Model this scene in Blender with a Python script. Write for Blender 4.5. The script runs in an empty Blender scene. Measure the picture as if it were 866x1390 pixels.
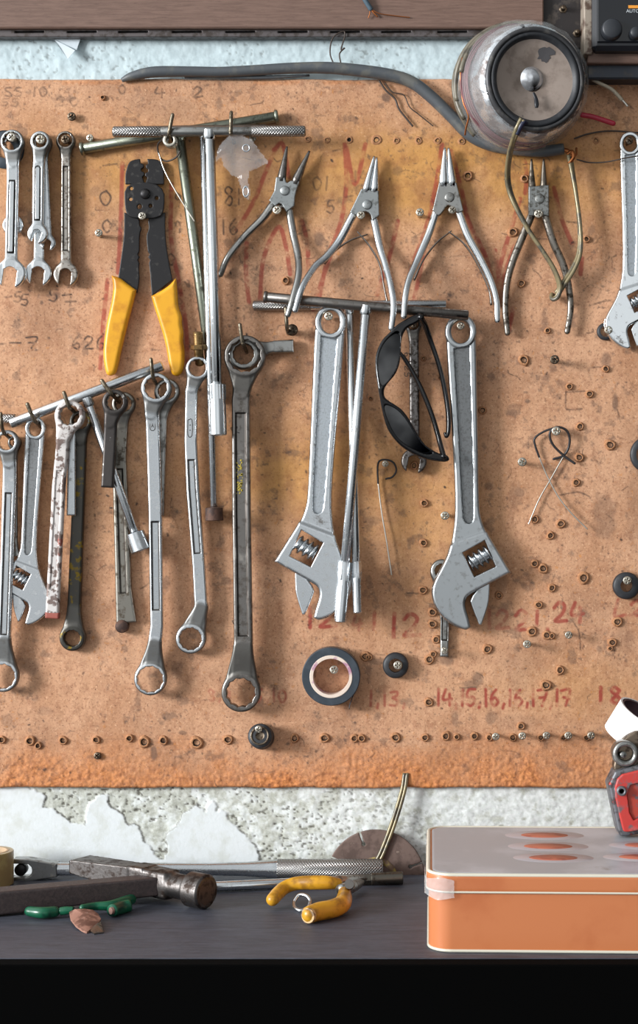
import bpy, math, random
import numpy as np
from mathutils import Vector
random.seed(7); RNG = np.random.default_rng(11)
SC = bpy.context.scene
COL = SC.collection
S = 0.0007            # metres per photograph pixel on the board plane
D = 2143.0            # camera distance in the same units
XC, YC = 520.0, 695.0
H = 490.0             # bench top below the lens axis
ZC = 0.90 + H * S
PI = math.pi
# ------------------------------------------------------------------ placement
def W(px, py, d=0.0):
    k = (D - d) / D
    return np.array([(px - XC) * S * k, -d * S, ZC - (py - YC) * S * k])
def BW(px, py, h):
    """point above the bench top at height h that is seen at px, py"""
    d = D * (1 - (H - h) / (py - YC))
    k = (D - d) / D
    return np.array([(px - XC) * S * k, -d * S, 0.90 + h * S])
def wall(M, dref=14.0):
    """map (x right, y down, z out of the board) in pixels to the world, one uniform scale"""
    V, F = M
    k = (D - dref) / D
    V = np.asarray(V, float)
    o = np.stack([(V[:, 0] - XC) * S * k, -(dref + (V[:, 2] - dref) * k) * S, ZC - (V[:, 1] - YC) * S * k], 1)
    return o, [np.asarray(f)[:, ::-1] for f in F]
def local(M, o, ex, ey, ez, s=S):
    """map local (u,v,w) to world with the frame o, ex, ey, ez (right-handed)"""
    V, F = M
    V = np.asarray(V, float) * s
    A = np.stack([np.asarray(ex, float), np.asarray(ey, float), np.asarray(ez, float)])
    return np.asarray(o) + V @ A, F
def unit(v):
    v = np.asarray(v, float); return v / np.linalg.norm(v)
# ------------------------------------------------------------------ objects
def mesh_from(name, V, F, smooth=True, attrs=None):
    me = bpy.data.meshes.new(name)
    V = np.asarray(V, np.float32)
    me.vertices.add(len(V)); me.vertices.foreach_set('co', V.ravel())
    starts = []; loops = []; n = 0
    for f in F:
        f = np.asarray(f, np.int32)
        if len(f) == 0: continue
        m = f.shape[1]
        starts.append(n + np.arange(len(f), dtype=np.int32) * m); loops.append(f.ravel()); n += f.size
    loops = np.concatenate(loops); starts = np.concatenate(starts)
    me.loops.add(len(loops)); me.loops.foreach_set('vertex_index', loops)
    me.polygons.add(len(starts)); me.polygons.foreach_set('loop_start', starts)
    me.update(calc_edges=True)
    me.polygons.foreach_set('use_smooth', np.full(len(starts), smooth))
    if attrs:
        for nm, arr in attrs.items():
            a = me.attributes.new(nm, 'FLOAT_COLOR', 'POINT')
            a.data.foreach_set('color', np.asarray(arr, np.float32).ravel())
    me.validate()
    return me
def join(*Ms):
    Vs = []; Fs = []; n = 0
    for V, F in Ms:
        V = np.asarray(V, float); Vs.append(V)
        Fs += [np.asarray(f) + n for f in F if len(f)]; n += len(V)
    return np.concatenate(Vs), Fs
def mk(name, M, mat, parent=None, origin=None, smooth=True, sharp=None, attrs=None, label=None):
    V, F = M
    V = np.asarray(V, float)
    if parent is not None: org = np.array(parent['_o'])
    elif origin is not None: org = np.asarray(origin, float)
    else:
        org = (V.min(0) + V.max(0)) / 2; org[2] = V[:, 2].min()
    me = mesh_from(name, V - org, F, smooth, attrs)
    if sharp is None and len(V) <= 60: sharp = 30
    if sharp: me.set_sharp_from_angle(angle=math.radians(sharp))
    for m in (mat if isinstance(mat, (list, tuple)) else [mat]): me.materials.append(m)
    o = bpy.data.objects.new(name, me); COL.objects.link(o)
    if parent is not None:
        if '_r' in parent: o.parent = parent['_r']; 
        if parent.get('_sub'): o.location = (0, 0, 0)
    else: o.location = Vector(org)
    if label: o['label'] = label
    return o
def tag(o, label, cat, group=None, kind=None):
    o['label'] = label; o['category'] = cat
    if group: o['group'] = group
    if kind: o['kind'] = kind
    return o
def thing(name, label, cat, at, group=None):
    o = bpy.data.objects.new(name, None); COL.objects.link(o)
    o.empty_display_size = .02; o.location = Vector(at)
    tag(o, label, cat, group)
    return {'_o': list(at), '_r': o}
def sub(parent, o):
    """use part o (built with parent's origin) as a parent for sub-parts"""
    return {'_o': parent['_o'], '_r': o, '_sub': True}
def struct(o):
    o['kind'] = 'structure'; return o
# ------------------------------------------------------------------ signed distance shapes
def L2(a, b): return np.sqrt(a * a + b * b)
def circ(X, Y, x, y, r): return L2(X - x, Y - y) - r
def ell(X, Y, x, y, rx, ry):
    q = L2((X - x) / rx, (Y - y) / ry); return (q - 1) * min(rx, ry)
def cap(X, Y, x1, y1, r1, x2, y2, r2):
    dx, dy = x2 - x1, y2 - y1
    t = np.clip(((X - x1) * dx + (Y - y1) * dy) / (dx * dx + dy * dy), 0, 1)
    return L2(X - x1 - t * dx, Y - y1 - t * dy) - (r1 + (r2 - r1) * t)
def bar(X, Y, pts):
    """square-ended tapered strip along a polyline of (x,y,halfwidth)"""
    d = None; n = len(pts)
    for i, (a, b) in enumerate(zip(pts[:-1], pts[1:])):
        dx, dy = b[0] - a[0], b[1] - a[1]; L = math.hypot(dx, dy)
        u = ((X - a[0]) * dx + (Y - a[1]) * dy) / L
        v = ((X - a[0]) * -dy + (Y - a[1]) * dx) / L
        w = a[2] + (b[2] - a[2]) * np.clip(u / L, 0, 1)
        uc = u - np.clip(u, 0, L)
        rnd = L2(uc, v) - w                                  # round join
        lo_, hi_ = (-u if i == 0 else -1e9 + 0 * u), (u - L if i == n - 2 else -1e9 + 0 * u)
        e = np.maximum(rnd, np.maximum(lo_, hi_))
        d = e if d is None else np.minimum(d, e)
    return d
def rect(X, Y, x0, y0, x1, y1, r=0):
    qx = np.abs(X - (x0 + x1) / 2) - (x1 - x0) / 2 + r; qy = np.abs(Y - (y0 + y1) / 2) - (y1 - y0) / 2 + r
    return np.minimum(np.maximum(qx, qy), 0) + L2(np.maximum(qx, 0), np.maximum(qy, 0)) - r
def chaikin(p, it=2):
    p = [(q[0], q[1], q[2] if len(q) > 2 else 0) for q in p]
    for _ in range(it):
        o = []
        n = len(p)
        for i in range(n):
            a, b, c = p[i - 1], p[i], p[(i + 1) % n]
            if b[2]: o.append(b)
            else:
                o.append((b[0] * .75 + a[0] * .25, b[1] * .75 + a[1] * .25, 0))
                o.append((b[0] * .75 + c[0] * .25, b[1] * .75 + c[1] * .25, 0))
        p = o
    return [(q[0], q[1]) for q in p]
def poly(X, Y, pts):
    X, Y = np.broadcast_arrays(X, Y)
    d = np.full(X.shape, 1e9); s = np.zeros(X.shape, bool)
    n = len(pts)
    for i in range(n):
        ax, ay = pts[i][:2]; bx, by = pts[i - 1][:2]
        ex, ey = bx - ax, by - ay; wx, wy = X - ax, Y - ay
        t = np.clip((wx * ex + wy * ey) / (ex * ex + ey * ey + 1e-12), 0, 1)
        d = np.minimum(d, (wx - ex * t) ** 2 + (wy - ey * t) ** 2)
        c = ((ay > Y) != (by > Y))
        if by != ay:
            c &= (X < (bx - ax) * (Y - ay) / (by - ay) + ax)
            s ^= c
    return np.where(s, -1, 1) * np.sqrt(d)
def hexa(X, Y, x, y, a, rot=0):
    d = None
    for i in range(3):
        t = rot + i * PI / 3
        e = np.abs((X - x) * math.cos(t) + (Y - y) * math.sin(t)) - a
        d = e if d is None else np.maximum(d, e)
    return d
def star12(X, Y, x, y, a, rot=0):
    return np.minimum(hexa(X, Y, x, y, a, rot), hexa(X, Y, x, y, a, rot + PI / 6))
def smin(a, b, k):
    h = np.clip(.5 + .5 * (b - a) / k, 0, 1); return b + (a - b) * h - k * h * (1 - h)
def ext(d2, Z, z0, z1, r=1.5):
    a = d2 + r; b = np.abs(Z - (z0 + z1) / 2) - (z1 - z0) / 2 + r
    return np.minimum(np.maximum(a, b), 0) + L2(np.maximum(a, 0), np.maximum(b, 0)) - r
def cut(a, b): return np.maximum(a, -b)
def net(f, lo, hi, h=1.0, proj=2):
    lo = np.array(lo, float) - 2 * h; hi = np.array(hi, float) + 2 * h
    n = np.ceil((hi - lo) / h).astype(int) + 1
    ax = [lo[i] + np.arange(n[i]) * h for i in range(3)]
    Fd = np.array(np.broadcast_to(f(ax[0][:, None, None], ax[1][None, :, None], ax[2][None, None, :]), tuple(n)), np.float32)
    s = Fd < 0
    c = np.zeros(tuple(n - 1), np.int8)
    for i in (0, 1):
        for j in (0, 1):
            for k in (0, 1):
                c += s[i:n[0] - 1 + i, j:n[1] - 1 + j, k:n[2] - 1 + k]
    act = (c > 0) & (c < 8)
    idx = np.argwhere(act)
    cor = [(i, j, k) for i in (0, 1) for j in (0, 1) for k in (0, 1)]
    val = np.stack([Fd[idx[:, 0] + i, idx[:, 1] + j, idx[:, 2] + k] for i, j, k in cor], 1).astype(float)
    acc = np.zeros((len(idx), 3)); cnt = np.zeros(len(idx))
    for a in range(8):
        for b in range(a + 1, 8):
            df = np.abs(np.array(cor[a]) - np.array(cor[b]))
            if df.sum() != 1: continue
            va, vb = val[:, a], val[:, b]
            m = (va < 0) != (vb < 0)
            t = np.where(m, va / np.where(m, va - vb, 1), 0)
            p = np.array(cor[a])[None] + t[:, None] * (np.array(cor[b]) - np.array(cor[a]))[None]
            acc[m] += p[m]; cnt[m] += 1
    P = lo + (idx + acc / cnt[:, None]) * h
    mp = np.full(act.shape, -1, np.int32); mp[act] = np.arange(len(idx))
    Q = []
    for a in range(3):
        b, c2 = (a + 1) % 3, (a + 2) % 3
        s0 = np.take(s, range(n[a] - 1), a); s1 = np.take(s, range(1, n[a]), a)
        e = np.argwhere(s0 != s1)
        e = e[(e[:, b] > 0) & (e[:, b] < n[b] - 1) & (e[:, c2] > 0) & (e[:, c2] < n[c2] - 1)]
        ins = s0[tuple(e.T)]
        def cell(ob, oc):
            q = e.copy(); q[:, b] += ob; q[:, c2] += oc
            return mp[tuple(q.T)]
        q = np.stack([cell(-1, -1), cell(0, -1), cell(0, 0), cell(-1, 0)], 1)
        q[~ins] = q[~ins][:, ::-1]
        Q.append(q)
    Q = np.concatenate(Q)
    g = .3 * h
    for _ in range(proj):
        x, y, z = P[:, 0], P[:, 1], P[:, 2]
        v = f(x, y, z)
        gx = (f(x + g, y, z) - f(x - g, y, z)) / (2 * g); gy = (f(x, y + g, z) - f(x, y - g, z)) / (2 * g)
        gz = (f(x, y, z + g) - f(x, y, z - g)) / (2 * g)
        n2 = np.maximum(gx * gx + gy * gy + gz * gz, .2)
        st = np.clip(v / n2, -.45 * h, .45 * h)
        P = P - np.stack([st * gx, st * gy, st * gz], 1)
    return P, [Q]
# ------------------------------------------------------------------ swept and turned shapes
def crom(pts, per=8):
    p = np.array(pts, float)
    if len(p) < 3:
        t = np.linspace(0, 1, per + 1)[:, None]; return p[0] * (1 - t) + p[1] * t
    e = np.concatenate([[2 * p[0] - p[1]], p, [2 * p[-1] - p[-2]]])
    o = []
    for i in range(1, len(e) - 2):
        for t in np.arange(per) / per:
            o.append(.5 * ((2 * e[i]) + (-e[i - 1] + e[i + 1]) * t + (2 * e[i - 1] - 5 * e[i] + 4 * e[i + 1] - e[i + 2]) * t * t + (-e[i - 1] + 3 * e[i] - 3 * e[i + 1] + e[i + 2]) * t ** 3))
    o.append(e[-2]); return np.array(o)
def tube(pts, r, n=12, per=8, smooth=True, flat=1.0, up=(0, 0, 1), round_end=False):
    """sweep a circle (or an ellipse, flat = the size along up) along pts; r is a number or one per point"""
    P = np.array(pts, float)
    R = np.full(len(P), r, float) if np.isscalar(r) else np.array(r, float)
    if smooth and len(P) > 2:
        A = crom(np.concatenate([P, R[:, None]], 1), per); P, R = A[:, :3], A[:, 3]
    if round_end:
        t0 = unit(P[0] - P[1]); t1 = unit(P[-1] - P[-2]); an = [.95, .7, .35]
        P = np.concatenate([[P[0] + t0 * R[0] * a for a in an], P, [P[-1] + t1 * R[-1] * a for a in an[::-1]]])
        R = np.concatenate([[R[0] * math.sqrt(1 - a * a) for a in an], R, [R[-1] * math.sqrt(1 - a * a) for a in an[::-1]]])
    T = np.gradient(P, axis=0); T /= np.linalg.norm(T, axis=1)[:, None] + 1e-12
    u = np.array(up, float)
    if abs(np.dot(u, T[0])) > .9: u = np.array([1., 0, 0]) if abs(T[0][0]) < .9 else np.array([0, 1., 0])
    V = []
    th = np.arange(n) * 2 * PI / n
    N = unit(u - np.dot(u, T[0]) * T[0])
    for i in range(len(P)):
        N = unit(N - np.dot(N, T[i]) * T[i]); B = np.cross(T[i], N)
        V.append(P[i] + R[i] * (np.cos(th)[:, None] * N * flat + np.sin(th)[:, None] * B))
    V = np.concatenate(V); m = len(P)
    i = np.arange(m - 1)[:, None] * n; j = np.arange(n)[None]; k = (j + 1) % n
    F = np.stack([i + j, i + k, i + n + k, i + n + j], 2).reshape(-1, 4)
    c0, c1 = len(V), len(V) + 1
    V = np.concatenate([V, [P[0]], [P[-1]]])
    a = np.arange(n); b = (a + 1) % n; e = (m - 1) * n
    T3 = np.concatenate([np.stack([np.full(n, c0), b, a], 1), np.stack([np.full(n, c1), e + a, e + b], 1)])
    return V, [F, T3]
def lathe(prof, n=32, o=(0, 0, 0), ax=(0, 0, 1)):
    """turn (radius, height) pairs about ax through o"""
    a = unit(ax); u = np.array([1., 0, 0]) if abs(a[0]) < .8 else np.array([0, 1., 0])
    e1 = unit(u - np.dot(u, a) * a); e2 = np.cross(a, e1)
    th = np.arange(n) * 2 * PI / n
    V = [np.array(o) + a * h + max(r, 1e-4) * (np.cos(th)[:, None] * e1 + np.sin(th)[:, None] * e2) for r, h in prof]
    V = np.concatenate(V); m = len(prof)
    i = np.arange(m - 1)[:, None] * n; j = np.arange(n)[None]; k = (j + 1) % n
    return V, [np.stack([i + j, i + k, i + n + k, i + n + j], 2).reshape(-1, 4)]
def rod(p, q, r, n=20, ch=1.0, r2=None):
    """closed cylinder with a small chamfer between two points"""
    p = np.array(p, float); q = np.array(q, float); L = np.linalg.norm(q - p); r2 = r if r2 is None else r2
    return lathe([(0, 0), (r - ch, 0), (r, ch), (r2, L - ch), (r2 - ch, L), (0, L)], n, p, q - p)
def box(x0, x1, y0, y1, z0, z1, b=.002):
    """bevelled box straight in world metres"""
    f = lambda X, Y, Z: None
    V = []; F = []
    for sx in (0, 1):
        for sy in (0, 1):
            for sz in (0, 1):
                x, y, z = (x0, x1)[sx], (y0, y1)[sy], (z0, z1)[sz]
                ix, iy, iz = (b, -b)[sx], (b, -b)[sy], (b, -b)[sz]
                V += [(x, y + iy, z + iz), (x + ix, y, z + iz), (x + ix, y + iy, z)]
    idx = lambda sx, sy, sz, a: (sx * 4 + sy * 2 + sz) * 3 + a
    for a in range(3):
        for s in (0, 1):
            c = [(0, 0), (1, 0), (1, 1), (0, 1)]
            q = []
            for (m, n) in c:
                k = [0, 0, 0]; k[a] = s; k[(a + 1) % 3] = m; k[(a + 2) % 3] = n
                q.append(idx(*k, a))
            F.append(q if s else q[::-1])
    T = []
    for a in range(3):
        b1, b2 = (a + 1) % 3, (a + 2) % 3
        for m in (0, 1):
            for n in (0, 1):
                k0 = [0, 0, 0]; k0[b1] = m; k0[b2] = n; k1 = list(k0); k1[a] = 1
                q = [idx(*k0, b1), idx(*k1, b1), idx(*k1, b2), idx(*k0, b2)]
                F.append(q if (m == n) == True else q[::-1])
    for sx in (0, 1):
        for sy in (0, 1):
            for sz in (0, 1):
                t = [idx(sx, sy, sz, 0), idx(sx, sy, sz, 1), idx(sx, sy, sz, 2)]
                T.append(t if (sx + sy + sz) % 2 else t[::-1])
    return np.array(V, float), [np.array(F), np.array(T)]
def vnoise(nx, ny, cell, oct=4, seed=0, gain=.5):
    """smooth value noise on an nx x ny grid; cell in grid steps"""
    r = np.random.default_rng(seed); out = np.zeros((nx, ny)); amp = 1; tot = 0
    for o in range(oct):
        c = max(cell / 2 ** o, 1.0)
        gx, gy = int(nx / c) + 3, int(ny / c) + 3
        g = r.random((gx, gy))
        x = np.arange(nx) / c; y = np.arange(ny) / c
        i = x.astype(int); j = y.astype(int); fx = x - i; fy = y - j
        fx = fx * fx * (3 - 2 * fx); fy = fy * fy * (3 - 2 * fy)
        a = g[i][:, j] * (1 - fx)[:, None] + g[i + 1][:, j] * fx[:, None]
        b = g[i][:, j + 1] * (1 - fx)[:, None] + g[i + 1][:, j + 1] * fx[:, None]
        out += amp * (a * (1 - fy)[None] + b * fy[None]); tot += amp; amp *= gain
    return out / tot
# ------------------------------------------------------------------ materials
def lin(c):
    c = [v / 255 for v in c]
    return tuple([v / 12.92 if v <= .04045 else ((v + .055) / 1.055) ** 2.4 for v in c]) + (1,)
class NT:
    def __init__(s, name):
        s.m = bpy.data.materials.new(name); s.m.use_nodes = True; s.t = s.m.node_tree; s.t.nodes.clear()
        s.out = s.n('ShaderNodeOutputMaterial'); s.b = s.n('ShaderNodeBsdfPrincipled')
        s.l(s.b.outputs[0], s.out.inputs[0])
        s.co = s.n('ShaderNodeTexCoord').outputs['Object']
    def n(s, ty, **k):
        n = s.t.nodes.new(ty)
        for a, v in k.items(): setattr(n, a, v)
        return n
    def l(s, a, b): s.t.links.new(a, b)
    def set(s, sock, v):
        if hasattr(v, 'is_linked') or isinstance(v, bpy.types.NodeSocket): s.l(v, sock)
        else: sock.default_value = v
    def noise(s, sc, detail=5, rough=.6, stretch=None, dist=0):
        n = s.n('ShaderNodeTexNoise'); n.inputs['Scale'].default_value = sc; n.inputs['Detail'].default_value = detail
        n.inputs['Roughness'].default_value = rough; n.inputs['Distortion'].default_value = dist
        if stretch:
            mp = s.n('ShaderNodeMapping'); mp.inputs['Scale'].default_value = stretch
            s.l(s.co, mp.inputs[0]); s.l(mp.outputs[0], n.inputs['Vector'])
        else: s.l(s.co, n.inputs['Vector'])
        return n.outputs[0]
    def ramp(s, v, lo, hi, a=0., b=1.):
        m = s.n('ShaderNodeMapRange'); m.interpolation_type = 'SMOOTHSTEP'
        s.set(m.inputs[0], v); m.inputs[1].default_value = lo; m.inputs[2].default_value = hi
        m.inputs[3].default_value = a; m.inputs[4].default_value = b; return m.outputs[0]
    def mix(s, f, a, b, mode='MIX'):
        m = s.n('ShaderNodeMix', data_type='RGBA', blend_type=mode); s.set(m.inputs[0], f)
        s.set(m.inputs[6], a); s.set(m.inputs[7], b); return m.outputs[2]
    def math(s, op, a, b=0.):
        m = s.n('ShaderNodeMath', operation=op); s.set(m.inputs[0], a); s.set(m.inputs[1], b); return m.outputs[0]
    def bump(s, h, strength=.3, dist=.0005):
        b = s.n('ShaderNodeBump'); b.inputs['Strength'].default_value = strength; b.inputs['Distance'].default_value = dist
        s.l(h, b.inputs['Height']); s.l(b.outputs[0], s.b.inputs['Normal']); return b
def mat(name, c, rough=.5, metal=0., c2=None, sc=150, lo=.5, hi=.62, c3=None, sc3=60, lo3=.55, hi3=.65, bump=0., bsc=900, stretch=None, r2=None, m2=None, coat=0, finish=False):
    t = NT(name)
    col = lin(c)
    f = None
    if c2 is not None:
        f = t.ramp(t.noise(sc, stretch=stretch), lo, hi); col = t.mix(f, col, lin(c2))
    if c3 is not None:
        g = t.ramp(t.noise(sc3, 7, .65), lo3, hi3); col = t.mix(g, col, lin(c3))
        f = g if f is None else t.math('MAXIMUM', f, g)
    t.set(t.b.inputs['Base Color'], col)
    if f is not None and r2 is not None:
        t.l(t.ramp(f, 0, 1, rough, r2), t.b.inputs['Roughness'])
    else: t.b.inputs['Roughness'].default_value = rough
    if f is not None and m2 is not None: t.l(t.ramp(f, 0, 1, metal, m2), t.b.inputs['Metallic'])
    else: t.b.inputs['Metallic'].default_value = metal
    t.b.inputs['Coat Weight'].default_value = coat
    if finish:   # rough dark forging near the rings, darker colour along the engraved outlines
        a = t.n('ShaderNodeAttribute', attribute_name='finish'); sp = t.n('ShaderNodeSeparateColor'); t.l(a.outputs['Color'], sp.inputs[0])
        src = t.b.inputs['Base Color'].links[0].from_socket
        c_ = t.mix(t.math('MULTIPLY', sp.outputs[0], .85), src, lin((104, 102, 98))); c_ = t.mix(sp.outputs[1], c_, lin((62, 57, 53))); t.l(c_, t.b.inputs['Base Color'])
        rs = t.b.inputs['Roughness'].links[0].from_socket
        t.l(t.math('MAXIMUM', rs, t.math('MULTIPLY', sp.outputs[0], .45)), t.b.inputs['Roughness'])
    if bump: t.bump(t.noise(bsc, 4), bump, .0004)
    return t.m
# ------------------------------------------------------------------ material library
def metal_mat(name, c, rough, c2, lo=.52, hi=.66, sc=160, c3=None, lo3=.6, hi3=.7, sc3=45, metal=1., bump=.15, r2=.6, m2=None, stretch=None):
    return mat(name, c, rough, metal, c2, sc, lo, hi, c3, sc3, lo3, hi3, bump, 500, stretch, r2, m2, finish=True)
CHROME = metal_mat('polished_steel', (222, 226, 228), .22, (180, 180, 178), .56, .74, c3=(110, 104, 98), lo3=.68, hi3=.76, bump=.06)
SATIN = metal_mat('satin_steel', (206, 210, 213), .27, (168, 169, 168), .52, .74, c3=(104, 98, 92), lo3=.66, hi3=.76, bump=.08)
CAST = metal_mat('grey_cast_panel', (128, 130, 131), .5, (116, 117, 117), .5, .6, sc=500, bump=.3)
GREY = metal_mat('grey_steel', (158, 158, 155), .3, (118, 115, 110), .5, .68, c3=(86, 78, 70), lo3=.62, hi3=.74, bump=.1)
DARK = metal_mat('dark_steel', (128, 124, 120), .33, (94, 89, 84), .48, .68, c3=(150, 146, 140), lo3=.6, hi3=.74, bump=.1)
OLIVE = metal_mat('greenish_zinc', (142, 146, 132), .34, (102, 104, 92), .5, .68, c3=(78, 76, 66), lo3=.62, hi3=.72)
BLACKST = metal_mat('black_oxide', (44, 43, 44), .42, (66, 64, 62), .56, .7, bump=.1, metal=.6)
RUSTM = metal_mat('rusty_iron', (92, 66, 54), .7, (60, 42, 36), .45, .6, metal=.3)
BRASS = metal_mat('dull_brass', (150, 122, 82), .35, (100, 80, 56), .5, .65)
WHITEFLK = mat('flaking_white_paint', (206, 200, 196), .5, .1, (120, 104, 98), 130, .5, .58, (150, 90, 80), 70, .62, .68, .5, 300, None, .55, .5)
DARKFLK = mat('dark_steel_white_flecks', (74, 70, 68), .42, .8, (200, 196, 190), 90, .6, .65, None, bump=.4, bsc=300)
YELFLK = metal_mat('dark_steel_yellow_residue', (78, 76, 72), .42, (140, 118, 52), .56, .66, sc=120)
YELLOW = mat('yellow_vinyl', (222, 160, 30), .38, 0, (196, 130, 24), 60, .45, .7, (70, 48, 28), 90, .68, .73, .12, 300)
OLDYEL = mat('worn_yellow_vinyl', (205, 150, 36), .34, 0, (150, 104, 28), 60, .45, .65, (60, 42, 24), 80, .64, .72, .15, 300)
RUBBER = mat('black_rubber', (38, 40, 44), .5, 0, (56, 57, 60), 120, .5, .7, None, bump=.15)
CABLE = mat('grey_cable_sheath', (74, 78, 82), .48, 0, (96, 96, 92), 60, .48, .66, (66, 86, 78), 50, .64, .72, .2, 300)
TWIN = mat('aged_clear_lead', (134, 122, 92), .32, .25, (92, 88, 78), 90, .45, .62, None, bump=.1, bsc=300)
COPPER = mat('copper_strands', (168, 104, 62), .4, .9)
WIREDK = mat('dark_wire', (70, 60, 54), .5, .3)
WIREBR = mat('bright_wire', (205, 200, 190), .3, .9)
WIREBL = mat('black_sleeved_wire', (40, 38, 40), .4, 0)
BLKPLA = mat('black_plastic', (20, 22, 28), .32, 0, (30, 33, 38), 90, .5, .75)
FRAMEPL = mat('sunglass_frame_plastic', (14, 14, 16), .14, 0, (22, 20, 20), 50, .5, .7)
def lens_mat():
    t = NT('dark_lens'); t.b.inputs['Base Color'].default_value = lin((5, 6, 10)); t.b.inputs['Roughness'].default_value = .05
    t.b.inputs['IOR'].default_value = 1.6; t.b.inputs['Coat Weight'].default_value = .6; return t.m
LENS = lens_mat()
TAPEBK = mat('black_tape', (50, 58, 66), .38, 0, (64, 72, 80), 70, .45, .7)
TAPESIDE = mat('black_tape_edge', (46, 42, 40), .6)
CORE = mat('pale_card_core', (222, 205, 190), .75, 0, (176, 128, 150), 45, .5, .6)
SCREWL = metal_mat('bright_screw', (200, 194, 180), .36, (140, 128, 110), .5, .68, sc=400)
SCREWD = metal_mat('dark_screw', (112, 100, 86), .45, (72, 60, 50), .45, .62, sc=400)
HOLE = mat('hole_dark', (24, 16, 12), .9)
LIP = mat('torn_fibre', (180, 130, 92), .9, 0, (146, 100, 66), 400, .42, .62, None, bump=.5, bsc=900)
REDP = mat('red_ink', (156, 66, 54), .8)
def knurl_mat():
    t = NT('knurled_steel')
    t.b.inputs['Base Color'].default_value = lin((158, 156, 154)); t.b.inputs['Metallic'].default_value = 1; t.b.inputs['Roughness'].default_value = .32
    hs = []
    for a in (.8, -.8):
        mp = t.n('ShaderNodeMapping'); mp.inputs['Rotation'].default_value = (0, a, 0)
        w = t.n('ShaderNodeTexWave'); w.inputs['Scale'].default_value = 170
        t.l(t.co, mp.inputs[0]); t.l(mp.outputs[0], w.inputs[0]); hs.append(w.outputs[1])
    h = t.math('MAXIMUM', hs[0], hs[1]); t.bump(h, .8, .0007)
    return t.m
KNURL = knurl_mat()
# ------------------------------------------------------------------ the wall
def grid_mesh(xs, ys, zf, d0):
    """surface facing the viewer over image-plane rows and columns at depth d0 (board-plane pixels)"""
    X, Y = np.meshgrid(xs, ys, indexing='ij'); Z = zf(X, Y)
    V = np.stack([(X - XC) * S, -(d0 + Z) * S, ZC - (Y - YC) * S], 2).reshape(-1, 3)
    nx, ny = len(xs), len(ys)
    i = np.arange(nx - 1)[:, None] * ny; j = np.arange(ny - 1)[None]
    F = np.stack([i + j, i + j + 1, i + ny + j + 1, i + ny + j], 2).reshape(-1, 4)
    return V, [F], X, Y
xs = np.arange(-200, 1100, 1.6)
ys = np.concatenate([np.arange(-160, 40, 20), np.arange(40, 120, 1.6), np.arange(120, 1050, 30), np.arange(1050, 1200, 1.3), np.arange(1200, 1700, 30)])
PEEL = [(-200, 1066), (0, 1066), (30, 1068), (45, 1074), (61, 1085), (55, 1098), (68, 1101), (80, 1107), (92, 1117), (104, 1121), (113, 1123), (112, 1112), (114, 1105), (117, 1096), (119.5, 1091), (128, 1083), (138.5, 1079), (147, 1083), (146, 1092), (149, 1098), (158, 1101), (166, 1107), (168, 1116), (171.5, 1121), (180, 1120), (187, 1124.5), (188, 1131), (190.5, 1136.6), (197, 1146), (204, 1154), (208, 1163), (215, 1168), (222, 1168), (224, 1150), (225, 1136.6), (233, 1128), (242.5, 1116), (248, 1107), (256, 1102), (267, 1091.6), (271, 1100), (277, 1105), (282, 1093), (287.5, 1088), (291, 1098), (293, 1105), (299, 1101), (306, 1105), (311, 1117), (317, 1124), (330, 1134), (346.5, 1150), (352, 1162), (350, 1180), (352, 1300), (-200, 1300)]
Xg, Yg = np.meshgrid(xs, ys, indexing='ij')
nzA = 1.6 * (vnoise(len(xs), len(ys), 7, 4, 3, .7) - .5)
pd = poly(Xg + 5 * nzA, Yg + 6 * (vnoise(len(xs), len(ys), 5, 3, 5) - .5), PEEL)
paint = np.clip(.5 - pd / 1.2, 0, 1)
mott = np.clip((vnoise(len(xs), len(ys), 10, 5, 8, .62) - .5 + .16 * np.clip((Xg - 380) / 350, -.9, 1.1)) * 7 + .45, 0, 1)
mott = np.where(Yg < 600, 1.0, mott)
edge = np.clip(1 - np.abs(pd) / 1.6, 0, 1) * (vnoise(len(xs), len(ys), 12, 2, 17) > .45) * (Yg > 1050)
pits = np.clip((vnoise(len(xs), len(ys), 2.6, 2, 21) - .68) * 14, 0, 1) * (vnoise(len(xs), len(ys), 30, 2, 22) > .4) * (1 - paint)
pits = np.where(Yg < 600, pits * .5, pits * np.clip(1.15 - (Xg - 350) / 300, .22, 1))
relief = paint * 1.6 + (1 - paint) * ((vnoise(len(xs), len(ys), 6, 4, 30) - .5) * 2.2 - pits * 1.2)
wv, wf, _, _ = grid_mesh(xs, ys, lambda X, Y: relief, -12)
at = np.stack([paint, mott, np.clip(edge + pits, 0, 1), (Yg < 600) * 1.0], 2).reshape(-1, 4)
def wall_mat():
    t = NT('peeling_wall'); a = t.n('ShaderNodeAttribute', attribute_name='marks'); sp = t.n('ShaderNodeSeparateColor'); t.l(a.outputs['Color'], sp.inputs[0])
    conc = t.mix(t.ramp(t.noise(150, 8, .75), .38, .62), lin((172, 174, 162)), lin((204, 207, 199)))
    wash = t.mix(t.ramp(t.noise(220, 6), .4, .66), lin((226, 230, 228)), lin((206, 211, 206)))
    up = t.mix(t.ramp(t.noise(90, 6), .42, .66), lin((196, 212, 216)), lin((182, 198, 202)))
    pnt = t.mix(t.ramp(t.noise(60, 6), .45, .7), lin((220, 225, 226)), lin((208, 212, 208)))
    c = t.mix(sp.outputs[1], conc, wash); c = t.mix(a.outputs['Alpha'], c, up)
    c = t.mix(sp.outputs[0], c, pnt); c = t.mix(t.math('MULTIPLY', sp.outputs[2], .85), c, lin((84, 80, 70)))
    t.l(c, t.b.inputs['Base Color']); t.b.inputs['Roughness'].default_value = .85
    t.bump(t.noise(260, 5, .6), .45, .0006); return t.m
struct(mk('wall_back', (wv, wf), wall_mat(), origin=W(433, 1200, -12), attrs={'marks': at}))
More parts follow.
